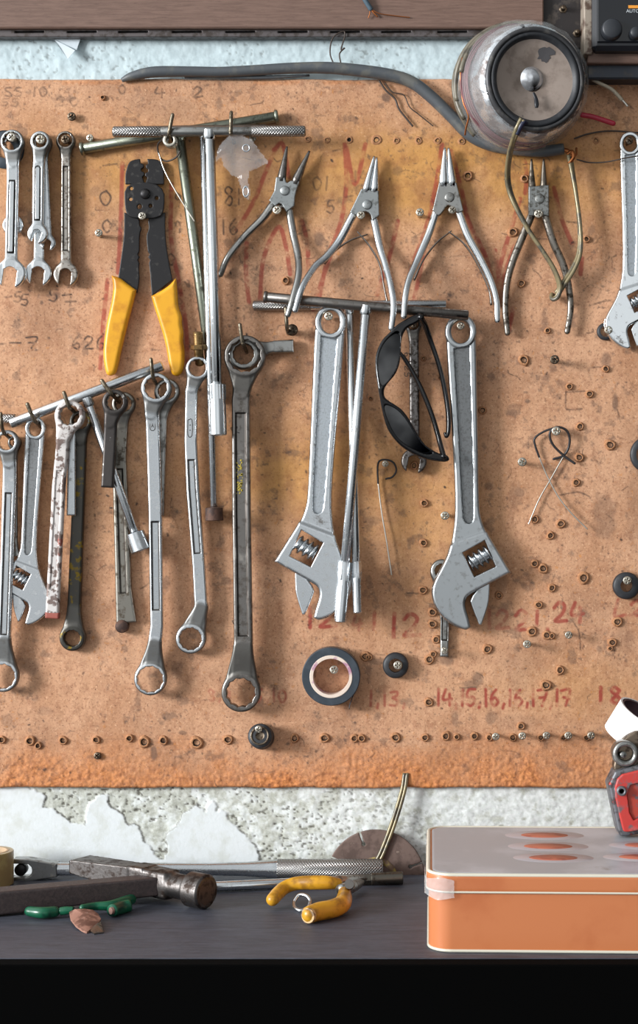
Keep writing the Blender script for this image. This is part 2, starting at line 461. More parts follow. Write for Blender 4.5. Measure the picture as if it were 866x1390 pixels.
# ------------------------------------------------------------------ the board
DIG = {'0': [[(.5, 0), (.15, .2), (.1, .6), (.4, 1), (.75, .8), (.85, .35), (.5, 0)]], '1': [[(.5, 0), (.45, 1)]], '2': [[(.05, .25), (.4, 0), (.8, .2), (.6, .55), (.05, .95), (.95, .9)]],
       '3': [[(.1, .08), (.7, .05), (.75, .3), (.3, .45), (.8, .65), (.65, .95), (.05, .95)]], '4': [[(.3, 0), (.1, .6), (.95, .55)], [(.75, .25), (.7, 1)]], '5': [[(.85, 0), (.25, .02), (.15, .45), (.65, .45), (.8, .75), (.5, 1), (.05, .92)]],
       '6': [[(.6, 0), (.2, .4), (.15, .8), (.5, 1), (.8, .75), (.5, .5), (.2, .7)]], '7': [[(.05, .05), (.9, .05), (.45, 1)], [(.25, .5), (.8, .48)]], '8': [[(.75, .2), (.4, 0), (.2, .25), (.75, .65), (.6, 1), (.2, .85), (.5, .5), (.75, .2)]],
       '9': [[(.75, .3), (.4, .05), (.2, .3), (.5, .5), (.75, .3), (.65, 1)]], '-': [[(.1, .5), (.9, .48)]], '.': [[(.4, .9), (.5, 1)]], ',': [[(.5, .85), (.35, 1.15)]], 'L': [[(.35, 0), (.1, .95), (.95, .9)]],
       'S': [[(.85, .1), (.3, .05), (.15, .35), (.75, .6), (.7, .95), (.1, .95)]], '+': [[(.5, .1), (.45, .95)], [(.05, .5), (.95, .5)]], 'U': [[(.1, .1), (.2, .9), (.7, .9), (.85, .1)]], 'K': [[(.15, 0), (.15, 1)], [(.85, 0), (.2, .5), (.9, 1)]], ' ': []}
RED = []; INK = []      # (polyline, half width, strength)
def write(dst, s, x, y, w, h, hw, st, gap=.25):
    for ch in s:
        ww = w * (.5 if ch in '1.,' else 1)
        for p in DIG[ch]:
            dst.append(([(x + a * ww + RNG.normal(0, .4), y + b * h + RNG.normal(0, .4)) for a, b in p], hw, st))
        x += ww + w * gap
write(RED, '12', 415, 824, 24, 28, 2.6, .75); write(RED, '4', 478, 836, 14, 20, 2, .35); write(RED, '1', 506, 832, 10, 22, 2.4, .55)
write(RED, '12', 529, 833, 24, 32, 2.7, .75); write(RED, '12', 660, 828, 18, 26, 2.4, .4); write(RED, '21.', 699, 829, 20, 27, 2.5, .7)
write(RED, '24', 752, 818, 18, 27, 2.6, .7); write(RED, 'L2', 833, 815, 18, 22, 2.4, .6); write(RED, '5,10', 345, 936, 12, 17, 1.6, .55)
write(RED, '1,13,', 500, 938, 13, 20, 1.8, .6); write(RED, '14,15,16,16,17,17', 592, 936, 14, 22, 2.0, .75, .1); write(RED, '18', 811, 933, 20, 22, 2.6, .75)
write(RED, '8,9', 282, 936, 11, 15, 1.5, .35)
for p in ([(374, 203), (360, 235), (345, 272), (322, 312)], [(335, 330), (334, 370), (338, 410)], [(353, 405), (358, 350), (378, 308), (388, 335), (394, 372)], [(372, 203), (384, 196), (392, 240)], [(410, 300), (417, 330), (419, 372)],
          [(468, 196), (470, 250), (463, 300), (445, 350), (432, 410)], [(470, 200), (482, 250), (496, 196)], [(455, 330), (440, 372), (425, 420)], [(540, 300), (528, 350), (512, 400)], [(600, 196), (592, 250), (578, 310), (556, 372), (548, 420)],
          [(612, 205), (626, 256), (636, 300), (660, 350), (672, 400)], [(577, 330), (568, 380), (560, 416)], [(712, 218), (715, 238), (713, 262)], [(706, 270), (694, 310), (680, 356), (674, 400)], [(700, 330), (684, 375), (678, 410)], [(752, 255), (762, 296), (776, 330)],
          [(790, 350), (788, 372)], [(672, 340), (676, 372)], [(697, 418), (690, 450)], [(233, 250), (232, 320), (242, 380), (252, 440), (255, 500)], [(146, 380), (140, 440), (136, 500)], [(166, 222), (164, 300), (160, 370)]):
    RED.append((p, 3.0, .64))
for s, x, y, w, h, st in (('-5', 4, 396, 12, 14, .6), ('5-', 66, 393, 14, 16, .75), ('+', 88, 402, 16, 14, .6), ('5', 28, 400, 12, 14, .7), ('-7', 12, 458, 18, 15, .8), ('--', 0, 462, 10, 8, .6), ('626', 98, 456, 13, 18, .8), ('8', 303, 253, 16, 26, .75), ('1', 322, 256, 9, 22, .6), ('16', 300, 298, 14, 20, .7),
                          ('SS', 6, 118, 11, 13, .5), ('10', 44, 118, 12, 13, .45), ('55', 2, 134, 11, 10, .35), ('20', 76, 132, 14, 12, .35), ('0', 160, 115, 12, 13, .6), ('4', 210, 118, 14, 14, .6), ('2', 262, 118, 14, 14, .6), ('9', 236, 262, 12, 18, .7), ('9', 236, 300, 11, 16, .55), ('01', 424, 240, 13, 18, .5),
                          ('5', 443, 272, 12, 16, .6), ('80', 133, 256, 14, 20, .0), ('0', 135, 259, 18, 20, .75), ('0', 138, 298, 15, 17, .7), ('80', 150, 298, 12, 16, .4), ('L0', 465, 250, 14, 18, .35), ('14', 480, 232, 12, 16, .35), ('8-20', 96, 458, 11, 14, .0), ('0', 226, 345, 12, 14, .6), ('5', 236, 398, 14, 16, .3), ('7', 404, 300, 12, 14, .35)):
    if st: write(INK, s, x, y, w, h, 1.25, st)
for _ in range(170):      # hairline scratches
    x, y = RNG.uniform(-20, 880), RNG.uniform(112, 1060); a = RNG.uniform(0, 6.28); P = [(x, y)]
    for _k in range(int(RNG.integers(2, 5))):
        a += RNG.normal(0, .5); x += 7 * math.cos(a) * RNG.uniform(.4, 1.6); y += 4.5 * math.sin(a); P.append((x, y))
    INK.append((P, RNG.uniform(.35, .8), RNG.uniform(.25, .75)))
for _ in range(420):      # nicks
    x, y = RNG.uniform(-20, 880), RNG.uniform(112, 1060); a = RNG.uniform(0, 6.28); l = RNG.uniform(.4, 2.6)
    INK.append(([(x, y), (x + l * math.cos(a), y + l * math.sin(a))], RNG.uniform(.5, 1.5), RNG.uniform(.3, .85)))
for p in ([(768, 532), (768, 552), (772, 556), (790, 555)], [(768, 532), (794, 531)], [(780, 847), (786, 858), (788, 882)], [(404, 318), (420, 312)], [(760, 672), (785, 668), (800, 674)], [(500, 212), (512, 214)], [(452, 205), (462, 203)], [(140, 225), (160, 222)], [(838, 556), (842, 572)], [(800, 415), (826, 408), (846, 414)], [(150, 450), (152, 490)]):
    INK.append((p, 1.1, .55))
def build_board():
    st = 1.15
    bx = np.arange(-180, 1060, st); by = np.arange(107, 1070, st); nx, ny = len(bx), len(by)
    X, Y = np.meshgrid(bx, by, indexing='ij')
    red = np.zeros((nx, ny)); ink = np.zeros((nx, ny))
    for dst, lst, sm in ((red, RED, 1.4), (ink, INK, .9)):
        for p, hw, s in lst:
            q = crom([(a, b, 0) for a, b in p], 6)[:, :2]
            x0, y0 = q.min(0) - 8; x1, y1 = q.max(0) + 8
            i0, i1 = np.searchsorted(bx, [x0, x1]); j0, j1 = np.searchsorted(by, [y0, y1])
            if i1 <= i0 or j1 <= j0: continue
            A, B = X[i0:i1, j0:j1], Y[i0:i1, j0:j1]
            d = np.full(A.shape, 1e9)
            for a, b in zip(q[:-1], q[1:]): d = np.minimum(d, cap(A, B, a[0], a[1], 0, b[0], b[1], 0))
            dst[i0:i1, j0:j1] = np.maximum(dst[i0:i1, j0:j1], s * np.clip((hw - d) / sm + .5, 0, 1))
    red *= np.clip(vnoise(nx, ny, 9, 4, 40) * 3.2 - .7, .22, 1) * 1.15; ink *= np.clip(vnoise(nx, ny, 4, 3, 41) * 2.4 - .2, .25, 1) * 1.2; red = np.clip(red, 0, 1); ink = np.clip(ink, 0, 1)
    n1 = vnoise(nx, ny, 60, 5, 42); n2 = vnoise(nx, ny, 26, 5, 43)
    def blob(x, y, rx, ry): return np.exp(-((X - x) / rx) ** 2 - ((Y - y) / ry) ** 2)
    och = .95 * np.clip(blob(600, 240, 330, 62) * 1.25, 0, 1) + .6 * blob(230, 235, 120, 60) + .85 * blob(420, 640, 130, 75) + .3 * blob(90, 640, 160, 90) + .45 * blob(585, 720, 90, 130) + .4 * blob(60, 250, 80, 80) + .35 * blob(790, 935, 120, 40)
    och = np.clip(och * (.55 + .9 * n1), 0, 1)
    org = np.clip((Y - 1000 - 55 * (n2 - .5)) / 62, 0, 1) * (.55 + .6 * n1) + .35 * np.clip((X - 0) / 200, 0, .6) * 0
    org = np.clip(org + .5 * np.clip((1 - np.abs(Y - 112) / 5), 0, 1) * (n2 > .5), 0, 1)
    # grease and burn marks with their own outlines
    g = np.clip((vnoise(nx, ny, 16, 6, 44, .62) - .64) * 6, 0, .5) + np.clip((vnoise(nx, ny, 5, 3, 45) - .75) * 9, 0, .6) * (n1 > .5) + .22 * np.clip((vnoise(nx, ny, 70, 6, 61, .6) - .52) * 4, 0, 1)
    w = .6 + .8 * vnoise(nx, ny, 7, 3, 46)
    for x, y, rx, ry, s in ((433, 324, 7, 11, .8), (524, 133, 7, 7, .85), (318, 372, 10, 8, .5), (540, 232, 8, 8, .5), (455, 300, 20, 14, .3), (400, 372, 10, 16, .35), (823, 489, 7, 12, .6), (835, 548, 4, 12, .7), (697, 560, 9, 6, .6), (705, 668, 8, 7, .5), (820, 702, 16, 34, .42), (700, 672, 10, 20, .3), (716, 545, 4, 3, .8),
                            (209, 1022, 5, 12, .85), (249, 995, 6, 3, .8), (604, 895, 10, 9, .7), (648, 922, 9, 9, .75), (640, 930, 12, 7, .6), (666, 975, 8, 10, .55), (618, 975, 5, 10, .45), (513, 972, 5, 6, .6), (474, 966, 6, 9, .45), (430, 985, 22, 9, .3), (120, 192, 12, 10, .45), (122, 205, 10, 6, .4), (200, 140, 30, 20, .22), (235, 150, 40, 22, .28),
                            (505, 110, 12, 4, .5), (680, 790, 10, 18, .4), (640, 660, 10, 14, .4), (663, 660, 7, 6, .6), (700, 552, 12, 4, .4), (848, 870, 18, 20, .3), (40, 905, 14, 12, .4), (240, 910, 9, 14, .4), (505, 706, 14, 6, .4), (860, 690, 12, 60, .25), (560, 505, 8, 6, .4), (130, 260, 10, 8, .3), (745, 205, 30, 10, .3), (700, 225, 10, 8, .4), (470, 470, 8, 14, .2), (60, 965, 9, 7, .3), (10, 980, 9, 10, .4), (185, 962, 9, 6, .3), (700, 980, 40, 10, .2)):
        g = np.maximum(g, s * np.clip((1.15 - L2((X - x) / rx, (Y - y) / ry) * w) * 2.2, 0, 1) * (.7 + .5 * n2))
    ln = np.clip(1 - np.abs(Y - 1003.5) / .9, 0, 1) * .55 * (vnoise(nx, ny, 14, 2, 47) > .42)   # the scored line along the foot of the board
    g = np.clip(np.maximum(g, ln), 0, 1)
    fib = vnoise(nx, ny, 4, 3, 48)
    Z = .9 * (vnoise(nx, ny, 9, 4, 49) - .5) + org * 2.6 * (fib - .5) - .8 * ln
    wob_b = 3.2 * (vnoise(nx, 2, 30, 4, 50)[:, :1] - .5); wob_t = 2.4 * (vnoise(nx, 2, 40, 3, 51)[:, :1] - .5)
    Yw = Y + wob_b * np.clip((Y - 1040) / 30, 0, 1) + wob_t * np.clip((125 - Y) / 18, 0, 1)
    # bevelled, frayed rim
    e = np.minimum(Y - 107, 1069.5 - Y); Z -= np.clip(1 - e / 3.5, 0, 1) ** 2 * 3
    V = np.stack([(X - XC) * S, -Z * S, ZC - (Yw - YC) * S], 2).reshape(-1, 3)
    i = np.arange(nx - 1)[:, None] * ny; j = np.arange(ny - 1)[None]
    F = np.stack([i + j, i + j + 1, i + ny + j + 1, i + ny + j], 2).reshape(-1, 4)
    n = len(V); q = np.arange(nx - 1)
    back = V.reshape(nx, ny, 3)[:, [0, -1]].copy(); back[:, :, 1] = 8.6 * S
    V2 = np.concatenate([V, back.reshape(-1, 3)])
    top = q * ny; bot = q * ny + ny - 1; t2 = n + q * 2; b2 = t2 + 1
    F2 = np.stack([top, top + ny, t2 + 2, t2], 1); F3 = np.stack([bot, b2, b2 + 2, bot + ny], 1)
    marks = np.stack([red, ink, g, och], 2).reshape(-1, 4); marks = np.concatenate([marks, np.zeros((nx * 2, 4))])
    tone = np.stack([org, n1, n2, fib], 2).reshape(-1, 4); tone = np.concatenate([tone, np.tile([[.6, .5, .5, .5]], (nx * 2, 1))])
    return (V2, [F, F2, F3]), {'marks': marks, 'tone': tone}
def board_mat():
    t = NT('old_fibreboard')
    a = t.n('ShaderNodeAttribute', attribute_name='marks'); sp = t.n('ShaderNodeSeparateColor'); t.l(a.outputs['Color'], sp.inputs[0])
    b = t.n('ShaderNodeAttribute', attribute_name='tone'); sq = t.n('ShaderNodeSeparateColor'); t.l(b.outputs['Color'], sq.inputs[0])
    c = t.mix(t.ramp(t.noise(14, 7, .65), .38, .64), lin((205, 158, 124)), lin((185, 137, 103)))
    c = t.mix(t.ramp(t.noise(90, 8, .75), .48, .68, 0, .75), c, lin((158, 110, 82)))
    c = t.mix(t.ramp(t.noise(420, 5, .7), .5, .7, 0, .85), c, lin((132, 88, 64)))
    c = t.mix(t.ramp(t.noise(330, 5, .7), .55, .68, 0, .75), c, lin((226, 182, 146)))
    c = t.mix(t.math('MULTIPLY', t.ramp(t.noise(180, 5, .7), .58, .66, 0, .7), t.ramp(t.noise(18, 4, .6), .4, .6)), c, lin((204, 140, 82)))
    c = t.mix(t.math('MULTIPLY', a.outputs['Alpha'], .8), c, t.mix(t.ramp(t.noise(45, 6, .7), .4, .66), lin((196, 142, 70)), lin((164, 112, 58))))
    c = t.mix(t.math('MULTIPLY', sq.outputs[0], .85), c, t.mix(t.ramp(t.noise(200, 6, .7), .4, .62), lin((214, 136, 76)), lin((160, 92, 46))))
    c = t.mix(t.ramp(t.noise(520, 3, .5), .65, .72, 0, .8), c, lin((88, 58, 44)))
    c = t.mix(t.math('MULTIPLY', sp.outputs[2], .8), c, lin((74, 62, 58)))
    c = t.mix(sp.outputs[0], c, lin((148, 52, 44)))
    c = t.mix(t.math('MULTIPLY', sp.outputs[1], .95), c, lin((58, 46, 42)))
    t.l(c, t.b.inputs['Base Color']); t.b.inputs['Roughness'].default_value = .72; t.b.inputs['Specular IOR Level'].default_value = .3
    h = t.math('ADD', t.noise(300, 6, .65), t.math('MULTIPLY', t.noise(90, 5, .6), .7)); t.bump(h, .42, .0008)
    return t.m
BM, BA = build_board()
board = mk('tool_board', BM, board_mat(), origin=W(433, 1069, 0), attrs=BA)
tag(board, 'worn orange-brown fibreboard panel on the wall with pencilled and red numbers', 'board')
BR = {'_o': list(board.location), '_r': board}
def hole_mesh(seed):
    r = np.random.default_rng(seed); n = 20; th = np.arange(n) * 2 * PI / n
    rr = 1 + .05 * np.sin(th * 2 + seed) + .04 * np.sin(th * 3 + seed * 2) + r.normal(0, .035, n)
    prof = [(7.4, -.8), (6.9, 1.2), (6.0, 3.0), (4.9, 3.8), (3.8, 3.2), (3.0, 1.2), (2.6, -.5)]
    V = np.concatenate([np.stack([R * rr * np.cos(th), R * rr * np.sin(th), np.full(n, z) + r.normal(0, .28, n) * (R > 3)], 1) for R, z in prof] + [[[0, 0, -.8]]])
    m = len(prof); i = np.arange(m - 1)[:, None] * n; j = np.arange(n)[None]; k = (j + 1) % n
    F = np.stack([i + j, i + n + j, i + n + k, i + k], 2).reshape(-1, 4)
    a = np.arange(n); T = np.stack([(m - 1) * n + a, np.full(n, m * n), (m - 1) * n + (a + 1) % n], 1)
    V = V * [S, S, S]; V = np.stack([V[:, 0], -V[:, 2], -V[:, 1]], 1)
    me = mesh_from('screw_hole', V, [F, T], True)
    me.materials.append(LIP); me.materials.append(HOLE)
    mi = np.zeros(len(F) + len(T), np.int32); mi[len(F) - n * 2:] = 1; mi[:n] = 0; me.polygons.foreach_set('material_index', mi)
    return me
HM = [hole_mesh(s) for s in range(5)]
HOLES = [(474, 190, .8), (511, 190, 1.1), (538, 191, .7), (568, 191, .8), (594, 191, .8), (627, 192, .8), (418, 189, .7), (444, 190, .7), (711, 489, 1.2), (822, 501, .8), (772.6, 525, .8), (800, 535, .9), (787, 579, .9), (828, 604, 1.2), (786, 621, 1.), (782, 655, .9), (726, 705, .9), (761, 711, 1.), (747, 727, .9), (725.6, 765, .9), (737, 771.6, 1.1), (792, 784.6, 1.3), (749, 798, .9), (731, 821, .9), (722, 857, 1.1), (742, 862, 1.), (749, 863, .7), (838, 844, 1.1), (831, 872, 1.), (576, 683, .9), (575, 737, .9), (574, 801, 1.), (587, 831, 1.), (587, 847, 1.), (592, 868, .9), (583, 895, 1.1), (588, 888, .8), (661.5, 881, 1.1), (677, 808, .9), (496, 891, 1.1), (501, 892, .8), (582, 953, 1.), (400, 1002, 1.), (440.6, 1001.6, 1.1), (481, 1002, .9), (491, 1002, .9), (537, 1001, 1.1), (577, 1001, .9), (605, 999, 1.), (620, 1000, .7), (644, 999, .9), (707, 985.5, .9), (741, 930, 1.2), (760, 909.5, 1.), (3, 1004, .9), (41, 1005.6, 1.1), (52, 1012, .8), (86, 1005, 1.), (131, 1004, .9), (176, 1002, .9), (196, 1007, 1.3), (222, 1005, 1.), (267, 1008, 1.4), (309.5, 1004, 1.1), (635, 239, 1.1), (388, 381, .9), (696, 315.5, 1.1), (707.6, 385, .9), (743, 449, .7), (712, 243, .9), (796, 325, .8), (809, 191, .7), (140, 133, .6), (562, 632, .9), (655, 557, .9), (575, 487, .6), (503, 541, .5), (597, 513, .4), (664, 1001, .8), (696, 1001, .9), (734, 1001, .8), (765, 1001, .8), (796, 1001, .8), (828, 880, .6)]
for i, (x, y, s) in enumerate(HOLES):
    o = bpy.data.objects.new('screw_hole', HM[i % 5]); COL.objects.link(o); o.parent = board
    o.location = Vector(W(x, y, 0) * 1.0) - board.location; o.rotation_euler = (0, RNG.uniform(0, 6.28), 0); o.scale = (s * .92, .35 if 185 < y < 195 else 1, s * .92)
# ------------------------------------------------------------------ shelf above
def wood_mat(name, a, b, c, sc=30, st=(1, 8, 14), rough=.6, bump=.25):
    t = NT(name)
    n = t.noise(sc, 7, .65, stretch=st, dist=.6); n2 = t.noise(sc * 4, 6, .7, stretch=st)
    col = t.mix(t.ramp(n, .36, .66), lin(a), lin(b)); col = t.mix(t.ramp(n2, .52, .72, 0, .8), col, lin(c))
    t.l(col, t.b.inputs['Base Color']); t.b.inputs['Roughness'].default_value = rough
    t.bump(t.math('ADD', n, n2), bump, .0008); return t.m
SHELF = wood_mat('brown_shelf_wood', (118, 92, 80), (102, 78, 67), (84, 62, 53), bump=.1)
kx = lambda px, d: (px - XC) * S * (D - d) / D
kz = lambda py, d: ZC - (py - YC) * S * (D - d) / D
sh = mk('wooden_shelf', box(kx(-160, 16), kx(738, 16), -16 * S, 9 * S, kz(38, 16), kz(-60, 16), .0012), SHELF)
tag(sh, 'long brown wooden shelf plank across the top above the pale wall', 'shelf')
SHX = [41.5, 112.6, 182, 254.6, 327, 398, 469, 538, 614, 684]
def iron(X, Y, Z):
    d2 = rect(X, Y, -90, 39.5, 742, 52, .5)
    for x in [-30] + SHX: d2 = cut(d2, cap(X, Y, x - 19, 45.5, 1.2, x + 19, 45, 1.2))
    return ext(d2, Z, -7, 7, .8)
SLOTM = metal_mat('painted_dark_angle', (98, 92, 92), .5, (70, 62, 58), .45, .62, metal=.35)
ir = mk('slotted_angle_iron', wall(net(iron, (-90, 39, -7), (742, 52, 7), 1.0), 0), SLOTM)
tag(ir, 'dark slotted steel angle running under the wooden shelf', 'steel bar')
sh2 = mk('wooden_shelf', box(kx(798, 40), kx(1010, 40), -40 * S, 9 * S, kz(86, 40), kz(66, 40), .001), SHELF)
tag(sh2, 'short brown wooden ledge holding the black radio at top right', 'shelf')
an = mk('steel_rail', box(kx(797, 30), kx(1010, 30), -30 * S, 9 * S, kz(107, 30), kz(87, 30), .0015), mat('dark_blue_rail', (58, 62, 70), .5, .4, (80, 76, 72), 60, .5, .7))
tag(an, 'dark steel rail under the short wooden ledge at top right', 'steel bar')
# bracket with bolt between shelf and radio
t_ = thing('shelf_bracket', 'steel bracket with bolts and a dark shaded recess between wooden shelf and black radio', 'bracket', W(770, 60, 0))
mk('recess_shade_plate', box(kx(736, 6), kx(806, 6), -6 * S, 9 * S, kz(66, 6), kz(-40, 6), .001), mat('recess_shade', (48, 44, 44), .55, .4, (84, 76, 70), 60, .52, .66), t_)  # dark plate stands in for the shade of the recess
mk('side_flange', box(kx(791, 30), kx(803, 30), -44 * S, 2 * S, kz(78, 30), kz(-40, 30), .001), mat('dirty_cream_metal', (150, 138, 124), .6, .1, (84, 64, 52), 70, .48, .62), t_)
for x, y in ((765, 10), (784, 43)):
    bb = mk('bolt', wall(join(lathe([(0, 9), (5, 9), (6, 8), (6, 5), (0, 5)], 6, (x, y, -2)), rod((x, y, 0), (x, y, 16), 3.2))), SCREWD, t_)
# ------------------------------------------------------------------ radio
t_ = thing('radio', 'black radio unit with round knobs on the ledge at top right', 'radio', W(866, 66, 40))
mk('casing', box(kx(805, 62), kx(1000, 62), -58 * S, 4 * S, kz(66.5, 62), kz(-40, 62), .004), BLKPLA, t_)
mk('front_trim', box(kx(811, 62), kx(1000, 62), -61 * S, -56 * S, kz(57, 62), kz(-40, 62), .001), mat('glossy_blue_black', (12, 15, 21), .2), t_)
for x, y, r in ((830, 41, 14), (862, 46, 8)):
    c = W(x, y, 62); kb = mk('knob', local(lathe([(0, 9), (r * .8, 9), (r * .93, 7.5), (r, 2), (r, -1)], 32), c, (1, 0, 0), (0, 0, 1), (0, -1, 0)), mat('knob_grey', (40, 43, 48), .42), t_)
mk('orange_stripe', box(kx(853, 62), kx(1000, 62), -61.6 * S, -60.8 * S, kz(11, 62), kz(7, 62), .00005), mat('orange_print', (230, 150, 50), .5), t_)
def text_mesh(s, size, o, mat_, parent, name='lettering', flat=(1, 0, 0)):
    cu = bpy.data.curves.new('t', 'FONT'); cu.body = s; cu.size = size; cu.extrude = .00006
    ob = bpy.data.objects.new('t', cu); COL.objects.link(ob)
    dg = bpy.context.evaluated_depsgraph_get(); me = bpy.data.meshes.new_from_object(ob.evaluated_get(dg))
    bpy.data.objects.remove(ob); 
    n = len(me.vertices); co = np.zeros(n * 3); me.vertices.foreach_get('co', co); co = co.reshape(-1, 3)
    V = np.asarray(o) + co[:, :1] * np.array(flat) + co[:, 1:2] * np.array([0, 0, 1.]) + co[:, 2:] * np.array([0, -1., 0])
    V = V - np.array(parent['_o']); me.vertices.foreach_set('co', V.astype(np.float32).ravel()); me.update()
    me.materials.append(mat_); ob = bpy.data.objects.new(name, me); COL.objects.link(ob); ob.parent = parent['_r']; return ob
PALE = mat('pale_print', (190, 196, 200), .6)
text_mesh('AUTO PRO', 6.2 * S, W(850, 17, 61.2), PALE, t_)
# ------------------------------------------------------------------ spanners
def spanner(pts, th, zc, r1=None, r2=None, open1=None, open2=None, hole1=.66, hole2=.66, lift1=0, lift2=0, panel=None, raised=False, rth=None, rnd=3.2, neck=5, extra=None, star=True):
    """forged spanner along pts (x,y,halfwidth); r1/r2 ring radii at the ends, open1/open2 = (radius, jaw width, angle)"""
    rth = rth or th * 1.25
    p = np.array([q[:2] for q in pts], float)
    L = np.concatenate([[0], np.cumsum(np.linalg.norm(np.diff(p, axis=0), axis=1))]); Lt = L[-1]
    a0 = math.atan2(p[1][1] - p[0][1], p[1][0] - p[0][0]); a1 = math.atan2(p[-1][1] - p[-2][1], p[-1][0] - p[-2][0])
    dx, dy = (p[-1] - p[0]) / np.linalg.norm(p[-1] - p[0])
    def zlift(X, Y):
        u = (X - p[0][0]) * dx + (Y - p[0][1]) * dy
        s1 = np.clip((u - (r1 or 8) * .6) / 48, 0, 1); s2 = np.clip((u - (Lt - (r2 or 8) * .6 - 48)) / 48, 0, 1)
        return lift1 * (1 - s1 * s1 * (3 - 2 * s1)) + lift2 * s2 * s2 * (3 - 2 * s2)
    PLN = []
    def f(X, Y, Z):
        zz = Z - zc - zlift(X, Y)
        d = ext(bar(X, Y, pts), zz, -th / 2, th / 2, rnd)
        if panel:
            t0, t1, wf, dp = panel
            pa = p[0] + (p[-1] - p[0]) * t0; pb = p[0] + (p[-1] - p[0]) * t1
            if len(pts) > 2:
                pa = np.array([np.interp(t0 * Lt, L, p[:, 0]), np.interp(t0 * Lt, L, p[:, 1])]); pb = np.array([np.interp(t1 * Lt, L, p[:, 0]), np.interp(t1 * Lt, L, p[:, 1])])
            hw = np.interp(.5 * Lt, L, [q[2] for q in pts]) * wf
            if len(pts) > 2:
                mid = [(q[0], q[1], hw) for q, l in zip(pts, L) if t0 * Lt < l < t1 * Lt]
                pl = bar(X, Y, [(pa[0], pa[1], hw)] + mid + [(pb[0], pb[1], hw)])
            else: pl = cap(X, Y, pa[0], pa[1], hw, pb[0], pb[1], hw)
            d = cut(d, ext(np.abs(pl) - .9, np.abs(zz), th / 2 - 1.3, th / 2 + 9, .3))
            if raised: d = np.minimum(d, ext(pl, zz, 0, th / 2 + dp, .8))
            else: d = cut(d, ext(pl, np.abs(zz), th / 2 - dp, th / 2 + 9, .5))
        for e, (x, y), r, op in ((0, p[0], r1, open1), (1, p[-1], r2, open2)):
            if r:
                ang = a0 if e == 0 else a1 + PI; w_ = pts[0 if e == 0 else -1][2]; nl = r * (1.75 if e == 0 else 2.25)
                d = smin(d, ext(cap(X, Y, x + math.cos(ang) * nl, y + math.sin(ang) * nl, w_ * .9, x + math.cos(ang) * r * .3, y + math.sin(ang) * r * .3, r * .9), zz, -th / 2, th / 2, rnd), 3)
                d = smin(d, ext(circ(X, Y, x, y, r), zz, -rth / 2, rth / 2, rnd), 4)
            if op:
                ang = (a0 + PI if e == 0 else a1) + op[2]
                hx, hy = x, y
                d = smin(d, ext(circ(X, Y, hx, hy, op[0]), zz, -rth / 2, rth / 2, rnd), neck)
        for e, (x, y), r, op in ((0, p[0], r1, open1), (1, p[-1], r2, open2)):
            if r:
                h = hole1 if e == 0 else hole2
                d = cut(d, star12(X, Y, x, y, r * h * .96, .2))
                d = np.maximum(d, -(circ(X, Y, x, y, r * h + 1.0) + np.abs(np.abs(zz) - rth / 2) * 1.0))
            if op:
                ang = (a0 + PI if e == 0 else a1) + op[2]; c, s = math.cos(ang), math.sin(ang)
                u = (X - x) * c + (Y - y) * s; v = -(X - x) * s + (Y - y) * c
                slot = np.maximum(np.abs(v) - op[1] * (1 + 0 * u), -(u + op[0] * .25))
                slot = np.where(u < -op[0] * .0, np.minimum(slot, L2(u - 0, v) - op[1]), slot)
                d = cut(d, slot); d = np.maximum(d, u - op[0] * .86)
        if extra: d = extra(d, X, Y, zz)
        return d
    f.meta = (p, a0, a1, r1, r2, zlift, zc, rth, th)
    R = max([q[2] for q in pts] + [r1 or 0, r2 or 0, open1[0] if open1 else 0, open2[0] if open2 else 0])
    zl = min(0, lift1, lift2); zh = max(0, lift1, lift2); hh = max(th, rth) / 2 + 4
    return net(f, (p[:, 0].min() - R - 2, p[:, 1].min() - R - 2, zc + zl - hh), (p[:, 0].max() + R + 2, p[:, 1].max() + R + 2, zc + zh + hh), .9), zc, f.meta, panel, pts
